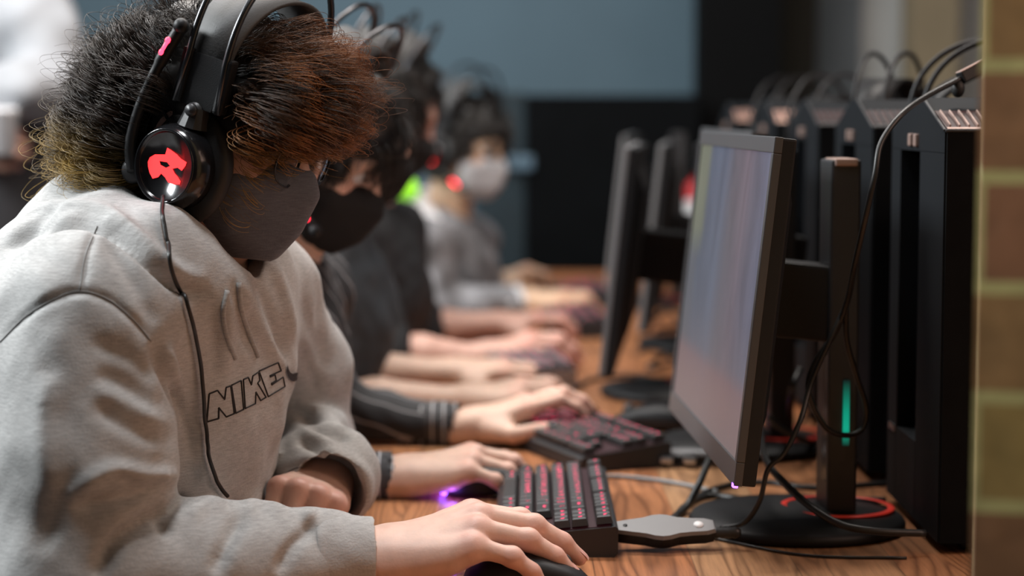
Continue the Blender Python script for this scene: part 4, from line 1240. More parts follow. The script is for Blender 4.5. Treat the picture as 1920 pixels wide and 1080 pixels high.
def onto(px, py, off=.001, tree=None):
    """the point of the hoodie that shows at (px,py), lifted off along its normal"""
    d = Vector(nrm(ray(px, py))); h = (tree or TH).ray_cast(Vector(CAM), d)
    if h[0] is None: return None
    n = h[1] if h[1].dot(d) < 0 else -h[1]
    return np.array(h[0] + n * off)
def along(pts, n=5, off=.001, tree=None):
    out = []
    for q in spline([(a, b, 0) for a, b in pts], n):
        v = onto(q[0], q[1], off, tree)
        if v is not None: out.append(v)
    # drop depth jumps
    if not out: return []
    o2 = [out[0]]
    for v in out[1:]:
        if np.linalg.norm(v - o2[-1]) < .06: o2.append(v)
    return o2
for s in ([(0, 642), (50, 592), (100, 562), (147, 546), (200, 560), (250, 600), (283, 640)], [(150, 545), (160, 480), (183, 424)], [(535, 888), (560, 876), (600, 872), (638, 888), (668, 930)],
          ):
    pt = along(s, 8, .0003)
    if len(pt) > 2:
        b = MB(); b.sm = True; b.tube(pt, .0008, 6); b.build('seam', M_seam, hoodie)
# print: outlined block letters and a curved tick beside them
def quad_map(u, v):
    c = np.array([(389, 792), (533, 714), (528, 680), (398, 738)], float)  # bl, br, tr, tl
    return (1 - u) * (1 - v) * c[0] + u * (1 - v) * c[1] + u * v * c[2] + (1 - u) * v * c[3]
LET = {  # outlines on the photograph (360,640 crop at 6x)
    'N': [(165, 905), (192, 590), (285, 552), (365, 652), (380, 520), (432, 500), (475, 812), (385, 850), (300, 745), (298, 868)],
    'I': [(440, 495), (550, 440), (578, 765), (490, 808)],
    'K': [(575, 430), (630, 405), (665, 490), (680, 390), (745, 345), (760, 440), (735, 470), (830, 630), (770, 665), (715, 570), (710, 700), (595, 755)],
    'E': [(745, 335), (965, 238), (1000, 330), (875, 385), (890, 412), (1022, 400), (1045, 505), (850, 622)],
}
LET['E'] = [(750, 335), (968, 238), (1000, 330), (872, 388), (880, 400), (930, 375), (945, 440), (888, 475), (895, 490), (1022, 402), (1042, 508), (855, 622)]
b = MB(); b.sm = True
for k, pts in LET.items():
    q = [(360 + x / 6, 640 + y / 6) for x, y in pts]; q.append(q[0])
    for i in range(len(q) - 1):
        seg = [onto(q[i][0] + (q[i + 1][0] - q[i][0]) * t / 6, q[i][1] + (q[i + 1][1] - q[i][1]) * t / 6, .0004) for t in range(7)]
        seg = [v for v in seg if v is not None]
        if len(seg) > 1: b.tube(seg, .00085, 6)
b.build('lettering', M_print, hoodie)
sw = [(1060, 262), (1050, 330), (1062, 390), (1090, 435), (1130, 450), (1165, 435), (1180, 395), (1178, 350), (1150, 352), (1120, 362), (1095, 350), (1075, 318)]
bm = bmesh.new()
bm.faces.new([bm.verts.new((360 + x / 6, 640 + y / 6, 0)) for x, y in sw])
bmesh.ops.triangulate(bm, faces=bm.faces[:]); bmesh.ops.subdivide_edges(bm, edges=bm.edges[:], cuts=3, use_grid_fill=True)
for v in bm.verts:
    q = onto(v.co.x, v.co.y, .0016)
    v.co = q if q is not None else (9, 9, 9)
bmesh.ops.delete(bm, geom=[v for v in bm.verts if v.co.x > 8], context='VERTS')
me = bpy.data.meshes.new('curved_tick_print'); bm.to_mesh(me); bm.free()
tag(link('curved_tick_print', me, M_print, hoodie), 'black curved tick print')
# cuffs
def cuff(a, c, r0, r1, m, parent, name='cuff', wall=.003, ribs=0, res=.0028, wr=.0012, seed=3):
    a = np.asarray(a); c = np.asarray(c); d = nrm(c - a)
    ops = [('u', [Cone(a, c, r0, r1)], 0), ('i', [Half(c - d * .002, d)], .003), ('i', [Half(a - d * .006, -d)], .003), ('s', [Cone(c - d * .012, c + d * .06, r1 - wall, r1 - wall)], .002)]
    return garment(name, ops, res, m, parent, 2, wr=[(.05, wr, seed)])
cuff(P(600, 1050, 1.918), P(706, 1048, 1.926), .047, .041, M_cuff, hoodie, wr=.0007, res=.002)
# drawcords
for pts in ([(425, 545), (418, 590), (428, 640), (440, 672)], [(447, 530), (452, 580), (468, 630), (482, 668)]):
    pt = along(pts, 6, .0008)
    if len(pt) > 2:
        b = MB(); b.sm = True; b.tube(pt, .0026, 8); b.build('drawcord', M_cord, hoodie)
# mask
M_mask1 = knit_mat('charcoal_cotton', (.10, .11, .135), (.15, .162, .195), .3)
face_mask(p1, H1, B1, M_mask1); ear_loops(p1, H1, B1, M_black)
# glasses
b = MB(); b.sm = True
L1 = lambda a, c, d: H1 + f1 * a + l1 * c + u1 * d
for s in (-1, 1):
    b.tube([L1(.112 - .006 * abs(math.cos(t)), s * .033 + .025 * math.cos(t), -.006 + .023 * math.sin(t)) for t in np.linspace(0, 2 * PI, 33)], .0011, 6, cap=False)
    b.tube([L1(.105, s * .058, .002), L1(.05, s * .078, .006), L1(-.01, s * .083, .004)], .0012, 6)
b.tube(spline([L1(.106, -.009, .0), L1(.119, 0, .004), L1(.106, .009, .0)], 6), .0011, 6)
gl = b.build('eyeglasses', M_blackg); tag(gl, 'thin round eyeglasses half hidden under the curly hair', 'glasses')
b = MB(); b.sm = True
for s in (-1, 1):
    b._add([L1(.1115, s * .033, -.006)] + [L1(.1115 - .006 * abs(math.cos(t)), s * .033 + .0245 * math.cos(t), -.006 + .0225 * math.sin(t)) for t in np.linspace(0, 2 * PI, 25)[:-1]], [(0, 1 + k, 1 + (k + 1) % 24) for k in range(24)])
lm = bpy.data.materials.new('lens'); tt = NT(lm); tt.b.inputs['Transmission Weight'].default_value = 1; tt.b.inputs['Roughness'].default_value = .02; tt.b.inputs['IOR'].default_value = 1.05; tt.b.inputs['Base Color'].default_value = (.95, .95, .97, 1)
b.build('lens', lm, gl)
# hair
tab1 = [(-75, .10), (-40, .105), (-14, .09), (-4, .098), (6, .128), (14, .150), (26, .158), (40, .148), (54, .134), (77, .126), (100, .132), (125, .131), (145, .136), (162, .139), (189, .148), (205, .170), (216, .172), (240, .145), (260, .10), (290, .10)]
def sq1(d, rr):
    # pressed flat under the headband and round the ear cups
    side_ = np.clip(np.abs(d[:, 1]), 0, 1); fu = np.sqrt(d[:, 0] ** 2 + d[:, 2] ** 2)
    earz = np.exp(-(((d[:, 0] + .02) / .55) ** 2 + ((d[:, 2] + .10) / .60) ** 2) * 2) * smooth(.6, .9, side_)
    band = np.exp(-((d[:, 0] / .22) ** 2)) * smooth(-.1, .3, d[:, 2])
    lim = .086 + .0 * rr
    k = np.clip(np.maximum(earz * 1.25, band * .9), 0, 1)
    bl = np.where(d[:, 2] > .5, np.minimum(rr, .120), np.minimum(rr, .084))
    return rr * (1 - k) + bl * k
hl1 = table_fn([(0, 10), (30, 4), (50, -14), (70, -22), (90, -26), (120, -36), (150, -44), (180, -46)])
def col1(p, t, c):
    th = np.degrees(np.arctan2(p[:, 2], p[:, 0])) % 360
    front = smooth(.03, .12, p[:, 0]) ; back = smooth(-.01, -.08, p[:, 2]) * smooth(.02, -.06, p[:, 0]); fl = smooth(.02, -.03, p[:, 2]) * smooth(0, .05, p[:, 0])
    dark = np.array([.014, .010, .008]); cop = np.array([.40, .155, .045]); gold = np.array([.46, .29, .06]); brn = np.array([.055, .037, .025])
    w = smooth(.18, .85, t + c * .25)
    base = dark + (brn - dark) * (w * .6)[:, None]
    base = base + (cop - base) * (front * w * np.clip(.50 + .6 * c, 0, 1))[:, None]
    base = base + (gold - base) * (np.maximum(back, fl * .8) * w * np.clip(.75 + .4 * c, 0, 1))[:, None]
    return base
def cull1(pts):
    r_ = np.random.default_rng(5); S = len(pts); wis = r_.uniform(0, 1, S) < .08
    x, y, z = pts[..., 0], pts[..., 1], pts[..., 2]
    zmin = np.interp(x, [-.02, .0, .03, .05, .072, .095, .12], [-.3, -.125, -.095, -.070, -.036, -.014, .0])
    low = (z < zmin).any(1) & ~wis
    sd = (y.mean(1) < -.035) & (x.mean(1) < .085) & (r_.uniform(0, 1, S) < .45) & ~(z < zmin - .045).any(1)
    low &= ~sd
    hs_ = (np.abs(x - .027) < .032) & (np.abs(y) > .070) & (z > -.04) & (z < .085)
    cupz = ((x - .025) ** 2 + (z + .034) ** 2 < .051 ** 2) & (np.abs(y) > .066)
    top = (np.abs(x - .027) < .030) & (np.sqrt((y / .089) ** 2 + (np.maximum(z - .06, 0) / .071) ** 2) > 1.0) & (z > .05)
    return low | (hs_ | cupz | top).any(1)
make_hair(p1, H1, B1, tab1, .118, hl1, col1, 900, 30, .0155, 3.0, .95, rad=.00031, seed=11, squash=sq1, base_k=.80, npt=22, tight=.024, spread=.005, jit=.002, swirl=1.15, fly=.10, outk=(.84, 1.10), cull=cull1)
wear(hs, H1, f1, l1, u1, boom=86, off=(.027, 0, -.022), label='black gaming headset with a glowing red dragon on the curly haired player')
b = MB()
pt = [P(306, 368, 1.955), P(304, 392, 1.935)] + along([(303, 412), (312, 480), (338, 560), (360, 640), (374, 720), (380, 800), (386, 865), (408, 918), (432, 948)], 10, .0055)
b.sm = True; b.tube(spline(pt[:2] + pt[2::2], 4), .0021, 8); b.build('cable', M_cable, hs)
place(mo1, P(985, 1090, 1.935) * [1, 1, 0] + [0, 0, TZ], math.radians(4), 'mouse under the near hand of the grey hoodie player')
stool((hip1[0], hip1[1], 0), 'stool under the grey hoodie player')
# ================================================================== the other players
def simple_hair(parent, o, B, seed, clumps=170, per=26, col=(.010, .009, .009), tip=(.03, .024, .02), side=.098, tab=None, hl=None, curl=.004, turns=1.2, length=.75, rad=.00055, squash=None):
    tab = tab or [(-75, .09), (-10, .10), (10, .122), (30, .132), (55, .124), (80, .122), (100, .123), (130, .124), (160, .122), (190, .124), (215, .125), (240, .108), (290, .09)]
    hl = hl or table_fn([(0, 18), (40, 12), (65, 0), (90, -12), (120, -34), (180, -42)])
    c0 = np.array(col); c1 = np.array(tip)
    cf = lambda p, t, c: c0 + (c1 - c0) * np.clip(t * .9 + c * .2, 0, 1)[:, None]
    return make_hair(parent, o, B, tab, side, hl, cf, clumps, per, curl, turns, length, rad=rad, seed=seed, base_k=.88, npt=9, squash=squash)
def seated(spec):
    o, B = spec['head'], spec['B']; f, l, u = B
    bd = Body()
    neck = spec['neck']
    bd.head(o, B, neck, res=.004, nr=.052)
    sleeves = []; infos = []
    for k, side in (('R', 1), ('L', -1)):
        a = spec[k]
        inf = bd.hand(a['w'], np.array(a['x']), np.array(a['z']), side, a['pose'], elbow=a['e'], sc=a.get('sc', 1.0), res=a.get('res', .0028), fr=a.get('fr', (.025, .033) if a.get('sleeve') else (.024, .031)), over=a.get('over'), nailmat=4 if spec.get('polish') else 3)
        infos.append(inf)
    hip = np.asarray(spec['hip'], float); ch = spec['chest']; sR, sL = spec['R']['s'], spec['L']['s']
    bd.sdf([('u', [Cone(neck, ch, .06, .12), Cone(ch, hip + [0, 0, .06], .12, .13), Cone(sR, sL, .05, .05)] +
             [Cone(spec[k]['s'], spec[k]['e'], .05, .038) for k in 'RL'], .04)], .012, 1)
    lo, so = legs(bd, None, hip, None, None)
    p = bd.build('person', [spec['skin'], M_eye, M_iris, M_nail, M_polish], spec['label'])
    finish_legs(p, lo, so, spec.get('trousers') or mat('trousers_black', (.02, .02, .022), .85, noise=.2, nscale=200))
    # top garment
    wd = spec.get('wd', 1.0)
    fw = nrm(np.cross(np.asarray(sL) - np.asarray(sR), [0, 0, 1])); fw = fw if fw[0] > 0 else -fw
    lat = nrm(np.asarray(sR) - np.asarray(sL)); up = np.cross(lat, fw); up = up if up[2] > 0 else -up
    A = np.array([fw, lat, up])
    ops = [('u', [Ell(ch, (.135 * wd, .185 * wd, .20), A)], .04), ('u', [Cone(sR, sL, .068, .068)], .05), ('u', [Ell(hip + [.02, 0, .12], (.15, .19, .17), A)], .07),
           ('u', [Cone(ch, hip + [0, 0, .15], .15, .16)], .06), ('u', [Ell(neck + np.array([-.02, 0, -.025]), (.075, .08, .04), np.eye(3))], .03)]
    for k in 'RL':
        a = spec[k]; e = np.asarray(a['e']); s = np.asarray(a['s']); w = np.asarray(a['w'])
        if a.get('sleeve') == 'short':
            m = s + (e - s) * a.get('cut', .8)
            ops.append(('u', chain([s, m], [.066, .058]), .03)); ops.append(('i', [Half((0, 0, 0), (0, 0, 1), np.array([9.] * 3), np.array([8.] * 3))], 0))
        elif a.get('sleeve') == 'rolled':
            m = e + (w - e) * a.get('cut', .2)
            ops.append(('u', chain([s, e, m], [.068, .06, .054]), .03))
        else:
            m = w - nrm(w - e) * (a['cuff'] * .8 if a.get('cuff') else .012)
            ops.append(('u', chain([s, e, e + (m - e) * .5, m], [.068, .062, .054, a.get('cr', .036) + .006]), .03))
    ops = [q for q in ops if q[0] != 'i']
    ops.append(('s', [Cone(o + f * -.02 - u * .05, neck + np.array([.0, 0, .01]), .06, .055)], .012))
    ops.append(('s', [Slab()], .004))
    g = garment(spec['gname'], ops, spec.get('gres', .0075), spec['cloth'], p, 3, wr=[(.14, .005, spec['seed']), (.06, .0022, spec['seed'] + 1)], sub=1, strokes=spec.get('strokes'))
    for k in 'RL':
        a = spec[k]
        if a.get('cuff'):
            d = nrm(np.asarray(a['w']) - np.asarray(a['e'])); w = np.asarray(a['w'])
            cuff(w - d * a['cuff'], w - d * .004, a.get('cr', .036) + .003, a.get('cr', .036) + .001, a['cuffm'], g, res=.003)
    if spec.get('mask'):
        face_mask(p, o, B, spec['mask'], 1.15); ear_loops(p, o, B, M_black)
    simple_hair(p, o, B, spec['seed'] + 20, **spec.get('hair', {}))
    stool((hip[0], hip[1], 0), spec['stool'])
    return p, g, infos
S2 = skin_mat('skin_tan', (.74, .50, .39), .45); S3 = skin_mat('skin_pale', (.66, .46, .36), .5); S5 = skin_mat('skin_olive', (.60, .40, .27), .5)
M_maskb = mat('black_cotton', (.012, .012, .013), .9, bump=.3, bscale=600); M_maskg = mat('pale_grey_cotton', (.40, .39, .40), .9, bump=.3, bscale=600)
M_pin = stripe_mat('pinstripe_cotton', (.022, .023, .027), (.34, .34, .36), 34, (.25, .75, .6), .05)
M_pinc = stripe_mat('pinstripe_cuff', (.055, .055, .06), (.62, .62, .64), 62, (1.0, .0, .0), .08)
M_jacket = mat('black_jacket', (.010, .011, .013), .7, noise=.25, nscale=25, bump=.3, bscale=350)
M_tee = mat('dark_slate_tee', (.035, .045, .055), .85, noise=.2, nscale=30, bump=.3, bscale=500)
# --- second player: pinstripe shirt, black mask, black polish
B2 = basis(14, 33, 0)
pB = seated(dict(head=P(590, 262, 2.62), B=B2, neck=P(520, 470, 2.64), chest=P(440, 690, 2.65), hip=(-.50, 2.66, .54), skin=S2,
    R=dict(s=P(430, 560, 2.47), e=P(500, 900, 2.40), w=P(748, 893, 2.425), x=(.93, .10, .20), z=(-.2, -.12, .95), pose='mouse', cr=.030, cuff=.085, cuffm=M_pinc, res=.0024,
           over=dict(index=(4, 26, 30, 16), middle=(0, 26, 32, 18), ring=(-6, 28, 32, 18), little=(-12, 30, 30, 18))),
    L=dict(s=P(560, 540, 2.82), e=P(600, 800, 2.86), w=P(872, 800, 2.81), x=(.92, .08, .30), z=(-.3, -.1, .95), pose='type', cr=.034, cuff=.09, cuffm=M_pinc, res=.0026,
           over=dict(index=(6, 2, 38, 24), middle=(1, 4, 36, 24), ring=(-5, 6, 36, 24), little=(-13, 8, 36, 24), thumb=((.70, .60, -.22), (.90, .36, -.06), (.95, .16, -.04)))),
    cloth=M_pin, gname='pinstripe_shirt', mask=M_maskb, polish=True, seed=31, stool='stool under the pinstripe shirted player',
    label='person in a black pinstriped shirt and black mask with dark painted nails', wd=.95,
    hair=dict(side=.105, tab=[(-75, .09), (-10, .105), (10, .13), (30, .142), (50, .142), (80, .130), (100, .128), (130, .128), (160, .124), (190, .124), (215, .125), (240, .108), (290, .09)])))
# --- third player, nearly hidden behind the second: bare forearms, wristband
B3 = basis(5, 25, 0)
pC = seated(dict(head=P(655, 225, 3.22), B=B3, neck=P(600, 420, 3.24), chest=P(560, 590, 3.25), hip=(-.50, 3.25, .54), skin=S3,
    R=dict(s=P(560, 490, 3.06), e=P(590, 752, 3.08), w=P(868, 750, 3.12), x=(.95, .06, .18), z=(-.2, -.1, .95), pose='type', sleeve='short', sc=1.0,
           over=dict(index=(5, 10, 34, 22), middle=(0, 12, 34, 22), ring=(-5, 14, 34, 22), little=(-12, 16, 32, 20))),
    L=dict(s=P(610, 470, 3.42), e=P(600, 698, 3.36), w=P(842, 699, 3.40), x=(.96, .04, .06), z=(-.1, -.2, .95), pose='type', sleeve='short', sc=1.0,
           over=dict(index=(5, 8, 30, 20), middle=(0, 10, 34, 22), ring=(-5, 12, 34, 22), little=(-12, 14, 32, 20))),
    cloth=M_tee, gname='tee_shirt', mask=M_maskb, seed=41, stool='stool under the player with the dark wristband',
    label='person in a dark slate tee with bare forearms and a thin black wristband', gres=.009))
wr0 = P(686, 698, 3.37)
b = MB(); b.sm = True; b.tube([wr0 + np.array([0.006 * math.sin(t), .0345 * math.cos(t), .0345 * math.sin(t)]) for t in np.linspace(0, 2 * PI, 29)], .0035, 8, cap=False)
b.build('wristband', M_black, pC[0])
# --- fourth player: black jacket
B4 = basis(4, 30, 0)
pD = seated(dict(head=P(722, 198, 3.85), B=B4, neck=P(680, 375, 3.87), chest=P(655, 560, 3.86), hip=(-.42, 3.86, .54), skin=skin_mat('skin_rosy', (.60, .36, .29), .6),
    R=dict(s=P(650, 455, 3.68), e=P(706, 662, 3.60), w=P(900, 668, 3.64), x=(.94, .08, .26), z=(-.28, -.1, .95), pose='type', sleeve='rolled', cut=.02, sc=1.05,
           over=dict(index=(5, 16, 34, 20), middle=(0, 18, 34, 22), ring=(-5, 20, 34, 22), little=(-12, 22, 32, 20))),
    L=dict(s=P(735, 440, 4.03), e=P(770, 618, 4.08), w=P(925, 607, 4.1), x=(.95, .06, .10), z=(-.2, -.1, .95), pose='type', sleeve='rolled', cut=.12, sc=1.0, res=.0035),
    cloth=M_jacket, gname='jacket', mask=M_maskb, seed=51, stool='stool under the black jacketed player',
    label='person in a black jacket with sleeves pushed up and a black mask, head bowed', gres=.009,
    hair=dict(length=.5, hl=table_fn([(0, 36), (40, 28), (65, 8), (90, -10), (120, -34), (180, -42)]), tab=[(-75, .09), (-10, .09), (10, .098), (30, .112), (55, .120), (80, .122), (100, .123), (130, .124), (160, .122), (190, .124), (215, .125), (240, .108), (290, .09)])))
# --- fifth player: pale grey mask, grey jacket, pale hood with a neon lining
B5 = basis(34, 14, 0)
M_camo = mat('grey_jacket', (.17, .17, .18), .8, noise=.55, nscale=16, bump=.3, bscale=300)
pE = seated(dict(head=P(872, 268, 4.8), B=B5, neck=P(838, 418, 4.82), chest=P(815, 530, 4.82), hip=(-.40, 4.82, .54), skin=S5,
    R=dict(s=P(790, 462, 4.62), e=P(815, 598, 4.58), w=P(985, 562, 4.64), x=(.96, .05, .06), z=(-.1, -.1, .98), pose='type', res=.0035, cr=.036, cuff=.05, cuffm=mat('pale_cuff', (.6, .6, .62), .8, bump=.3)),
    L=dict(s=P(880, 455, 5.02), e=P(880, 566, 5.10), w=P(925, 532, 5.16), x=(.93, .05, .35), z=(-.3, -.1, .93), pose='relax', res=.0035, cr=.036),
    cloth=M_camo, gname='jacket', mask=M_maskg, seed=61, stool='stool under the player in the pale grey mask',
    label='person with glasses and a pale grey mask in a mottled grey jacket', gres=.010, wd=.85))
lg = nrm(B5[1])
b = MB(); b.sm = True
n5 = P(838, 418, 4.82)
hd = garment('hood', [('u', chain([P(748, 372, 4.84), P(775, 395, 4.72), P(812, 432, 4.70), P(838, 470, 4.70)], [.030, .040, .032, .018]), .02), ('u', chain([P(748, 372, 4.84), P(800, 380, 4.93), P(868, 420, 4.94), P(880, 450, 4.86)], [.03, .034, .030, .018]), .02)], .006, mat('white_fleece', (.72, .72, .74), .9, bump=.4, bscale=260), pE[0])
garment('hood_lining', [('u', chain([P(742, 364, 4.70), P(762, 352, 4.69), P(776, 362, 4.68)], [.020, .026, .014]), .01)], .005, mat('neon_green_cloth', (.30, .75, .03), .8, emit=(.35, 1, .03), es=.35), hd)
b = MB(); b.sm = True
f5, l5, u5 = B5; H5 = P(872, 268, 4.8)
for s in (-1, 1):
    b.tube([H5 + f5 * .115 + l5 * (s * .033 + .024 * math.cos(t)) + u5 * (-.004 + .018 * math.sin(t)) for t in np.linspace(0, 2 * PI, 25)], .0016, 6, cap=False)
    b.tube([H5 + f5 * .112 + l5 * (s * .057) + u5 * .0, H5 + f5 * .05 + l5 * (s * .08), H5 + l5 * (s * .084)], .0016, 6)
b.tube([H5 + f5 * .115 - l5 * .009 - u5 * .002, H5 + f5 * .121 + u5 * .0, H5 + f5 * .115 + l5 * .009 - u5 * .002], .0016, 6)
tag(b.build('eyeglasses', M_blackg), 'dark rimmed eyeglasses on the person with the pale grey mask', 'glasses')
# headsets worn by the others
for o_, B_, boom, lab in ((P(590, 262, 2.62), B2, -8, 'headset on the pinstripe shirted player, red light at the mask'),
                          (P(655, 225, 3.22), B3, -8, 'headset on the player with the dark wristband, nearly hidden'),
                          (P(722, 198, 3.85), B4, -10, 'headset on the black jacketed player with bowed head'),
                          (H5, B5, -14, 'headset with a bright red microphone light on the pale grey masked player')):
    h = copy_tree(hs)
    for ch in list(h.children):
        if ch.name.startswith('cable'): bpy.data.objects.remove(ch)
    wear(h, o_, *B_, boom=boom, off=(-.012, 0, -.022), label=lab)
# mice of the neighbours
place(mo2, P(930, 905, 2.43) * [1, 1, 0] + [0, 0, TZ], math.radians(5), 'mouse with a purple glow under the hand with the striped cuff')
place(mo3, T(1225, 805) , math.radians(160), 'small mouse lying behind the turned keyboard')
pl = bpy.data.lights.new('mouse_glow', 'POINT'); pl.energy = .05; pl.color = (.3, .1, 1); pl.shadow_soft_size = .01
plo = bpy.data.objects.new('mouse_glow', pl); COL.objects.link(plo); plo.location = T(848, 938) + np.array([0, 0, .012])
# ================================================================== person standing at the left
SB = skin_mat('skin_back', (.55, .33, .25), .4)
D7 = 4.6
bd = Body(); B7 = basis(150, 10, 0); H7 = P(-38, -28, D7 + .05)
bd.head(H7, B7, P(-10, 70, D7 + .05), res=.005)
sh = P(70, 60, D7 - .12); el = P(100, 168, D7 - .20); wr = P(-40, 178, D7 - .27)
bd.hand(wr, np.array([-.9, -.3, .1]), np.array([0, -.8, .6]), 1, 'relax', elbow=el, res=.004)
sh2 = P(-130, 60, D7 + .12); el2 = P(-150, 250, D7 - .05); wr2 = P(-75, 262, D7 - .26)
bd.hand(wr2, np.array([.9, -.35, .0]), np.array([-.3, -.9, .1]), -1, 'relax', elbow=el2, res=.004)
hp = P(-20, 430, D7); hz = hp.copy(); hz[2] = .92
ft = [np.array([hz[0] + s * .10, hz[1], .06]) for s in (-1, 1)]
bd.sdf([('u', [Cone(P(-20, 80, D7), P(-20, 250, D7), .12, .12), Cone(P(-20, 250, D7), hz, .12, .13), Cone(sh, sh2, .05, .05), Cone(sh, el, .05, .04), Cone(sh2, el2, .05, .04)] + [Cone(hz + [s * .09, 0, -.05], ft[i], .08, .04) for i, s in enumerate((-1, 1))], .03)], .014, 1)
pF = bd.build('person', [SB, M_eye, M_iris, M_nail], 'standing person in a bright white top with folded arms at the left edge')
garment('white_top', [('u', [Ell(P(-15, 110, D7), (.19, .14, .20))], .05), ('u', [Cone(sh, sh2, .085, .085)], .06), ('u', chain([sh, P(95, 140, D7 - .14), P(100, 175, D7 - .2)], [.09, .085, .07]), .04), ('u', chain([sh2, el2], [.085, .075]), .04),
    ('u', chain([P(-70, 168, D7 - .25), P(40, 170, D7 - .27), P(110, 160, D7 - .18)], [.05, .055, .05]), .04)], .009, mat('white_cotton', (.32, .33, .35), .85, bump=.3, bscale=200), pF, 3, wr=[(.12, .006, 9)])
garment('trousers', [('u', [Cone(P(-20, 205, D7 - .02), hz, .155, .165)], .04), ('u', [Cone(hz + [s * .09, 0, -.05], ft[i] + [0, 0, .05], .10, .065) for i, s in enumerate((-1, 1))], .03)], .012, mat('dark_grey_wool', (.05, .048, .052), .9, noise=.4, nscale=9), pF)
for i, s in enumerate((-1, 1)):
    garment('shoe', [('u', [Cone(ft[i] + [0, .04, -.02], ft[i] + [-.02, -.14, -.026], .05, .036)], .01), ('i', [Half((0, 0, .002), (0, 0, -1))], 0)], .008, mat('shoe_black', (.03, .03, .03), .6), pF, 1)
simple_hair(pF, H7, B7, 77, col=(.06, .04, .025), tip=(.16, .11, .07), hl=table_fn([(0, 30), (60, 5), (90, -20), (180, -50)]), length=.9, tab=[(-75, .1), (-10, .1), (10, .11), (60, .12), (120, .125), (180, .13), (230, .13), (290, .1)])
cp = P(2, 290, D7 - .33)
cup_ = thing('paper_cup', 'white paper cup held by the standing person at the left edge', 'cup', cp)
b = MB(); b.sm = True; b.lathe([(.026, 0), (.028, .002), (.037, .088), (.0385, .09), (.0385, .093), (.036, .093)], Matrix.Translation(cp), 28); b.build('cup_body', mat('cup_white', (.6, .6, .62), .6), cup_)
b = MB(); b.sm = True; b.lathe([(.0395, .090), (.0395, .096), (.034, .100), (.033, .098), (.0, .098)], Matrix.Translation(cp), 28, cap=False); b.build('cup_lid', mat('lid_white', (.7, .7, .72), .4), cup_)
# ================================================================== headsets resting on the towers
def rest(px, py, d, yaw, lab, boom=30, roll=0, pitch=0):
    """an unlit headset standing in the gap between two towers, its band showing above the roofs"""
    h = copy_tree(hs)
    for ch in list(h.children):
        if ch.name.startswith('cable'): bpy.data.objects.remove(ch); continue
        for g in list(ch.children):
            if g.name.startswith('emblem'): bpy.data.objects.remove(g)
            elif g.name.startswith('status'):

                g.material_slots[0].link = 'OBJECT'; g.material_slots[0].material = M_blackg
    for ch in h.children:
        if ch.name.startswith(('band_tube', 'headband')): ch.material_slots[0].link = 'OBJECT'; ch.material_slots[0].material = M_black
    f, l, u = basis(yaw, pitch, roll)
    top = P(px, py, d)
    wear(h, top - u * .19, f, l, u, boom=boom, label=lab)
    return h
h1 = rest(1850, 100, 2.455, 80, 'unlit headset wedged behind the nearest tower, half hidden by the brick pillar', 40, 8)
h2 = rest(1672, 122, 2.885, 28, 'unlit headset behind the second tower, band loop against the pale wall', 60, -6)
h3 = rest(1555, 158, 3.38, 40, 'blurry unlit headset behind the third tower', 60, 5)
h4 = rest(1492, 163, 3.97, 45, 'blurry unlit headset behind the fourth tower', 60, -8)
# ================================================================== cables and adapters
def cable(pts, r, lab, m=None, n=8, seg=8):
    b = MB(); b.sm = True; b.tube(spline([np.asarray(p) for p in pts], n), r, seg)
    return tag(b.build('cable', m or M_cable), lab, 'cable')
Q = lambda px, py, d: P(px, py, d)
G = lambda px, py, r=.003: T(px, py, TZ + r)
cable([Q(1815, 140, 2.19), Q(1790, 153, 2.18), Q(1735, 182, 2.14), Q(1690, 215, 2.09), Q(1652, 268, 2.07), Q(1640, 330, 2.06), Q(1620, 420, 2.07), Q(1602, 500, 2.10), Q(1590, 560, 2.14), Q(1565, 625, 2.16), Q(1528, 680, 2.16), Q(1516, 735, 2.16), Q(1545, 798, 2.17), Q(1582, 816, 2.18), Q(1615, 806, 2.19), Q(1624, 765, 2.19), Q(1606, 705, 2.18), Q(1588, 640, 2.17), Q(1586, 575, 2.15)], .0032,
     'long black cable curving down from the nearest tower and looping by the monitor stand')
cable([Q(1592, 560, 2.16), Q(1555, 640, 2.15), Q(1520, 720, 2.15), Q(1500, 790, 2.13), Q(1470, 850, 2.12), Q(1440, 880, 2.12), Q(1424, 940, 2.12), Q(1395, 980, 2.14), Q(1352, 990, 2.16)], .0029, 'black cable rising from the grey adapter to the monitor stand')
cable([Q(1425, 800, 2.5), Q(1436, 862, 2.3), Q(1470, 905, 2.2), Q(1520, 950, 2.13), Q(1575, 983, 2.10), Q(1640, 996, 2.09), Q(1735, 1000, 2.10)], .0042, 'thick black cable crossing the round monitor base')
cable([Q(1330, 860, 2.36), Q(1312, 905, 2.33), Q(1290, 945, 2.32), G(1262, 972), G(1240, 985)], .0045, 'black cable hanging down from below the lit screen')
cable([G(1262, 978), G(1285, 950), G(1330, 930), G(1400, 938), G(1500, 950), G(1600, 940), G(1660, 938)], .0045, 'black cable winding over the table behind the round base')
cable([G(1290, 948), G(1320, 925), G(1375, 908), G(1440, 905), G(1530, 915), G(1640, 908), G(1690, 905)], .004, 'black cable lying below the lit screen towards the towers')
cable([G(1085, 897), G(1150, 893), G(1230, 900), G(1290, 910), G(1345, 922)], .0028, 'thin grey cable between the two nearest keyboards', M_cableg)
cable([Q(1440, 780, 2.6), Q(1460, 800, 2.6), Q(1500, 822, 2.62), G(1545, 838), G(1600, 850)], .004, 'black cable drooping behind the lit monitor')
cable([Q(1500, 690, 2.62), Q(1482, 740, 2.62), G(1485, 812), G(1520, 780), G(1570, 800)], .004, 'black cable hanging and coiling right of the nearest lit monitor')
cable([G(1165, 1012, .002), G(1300, 1004, .002), G(1500, 1040, .002), G(1700, 1046, .002)], .0016, 'very thin dark wire along the front of the round base')
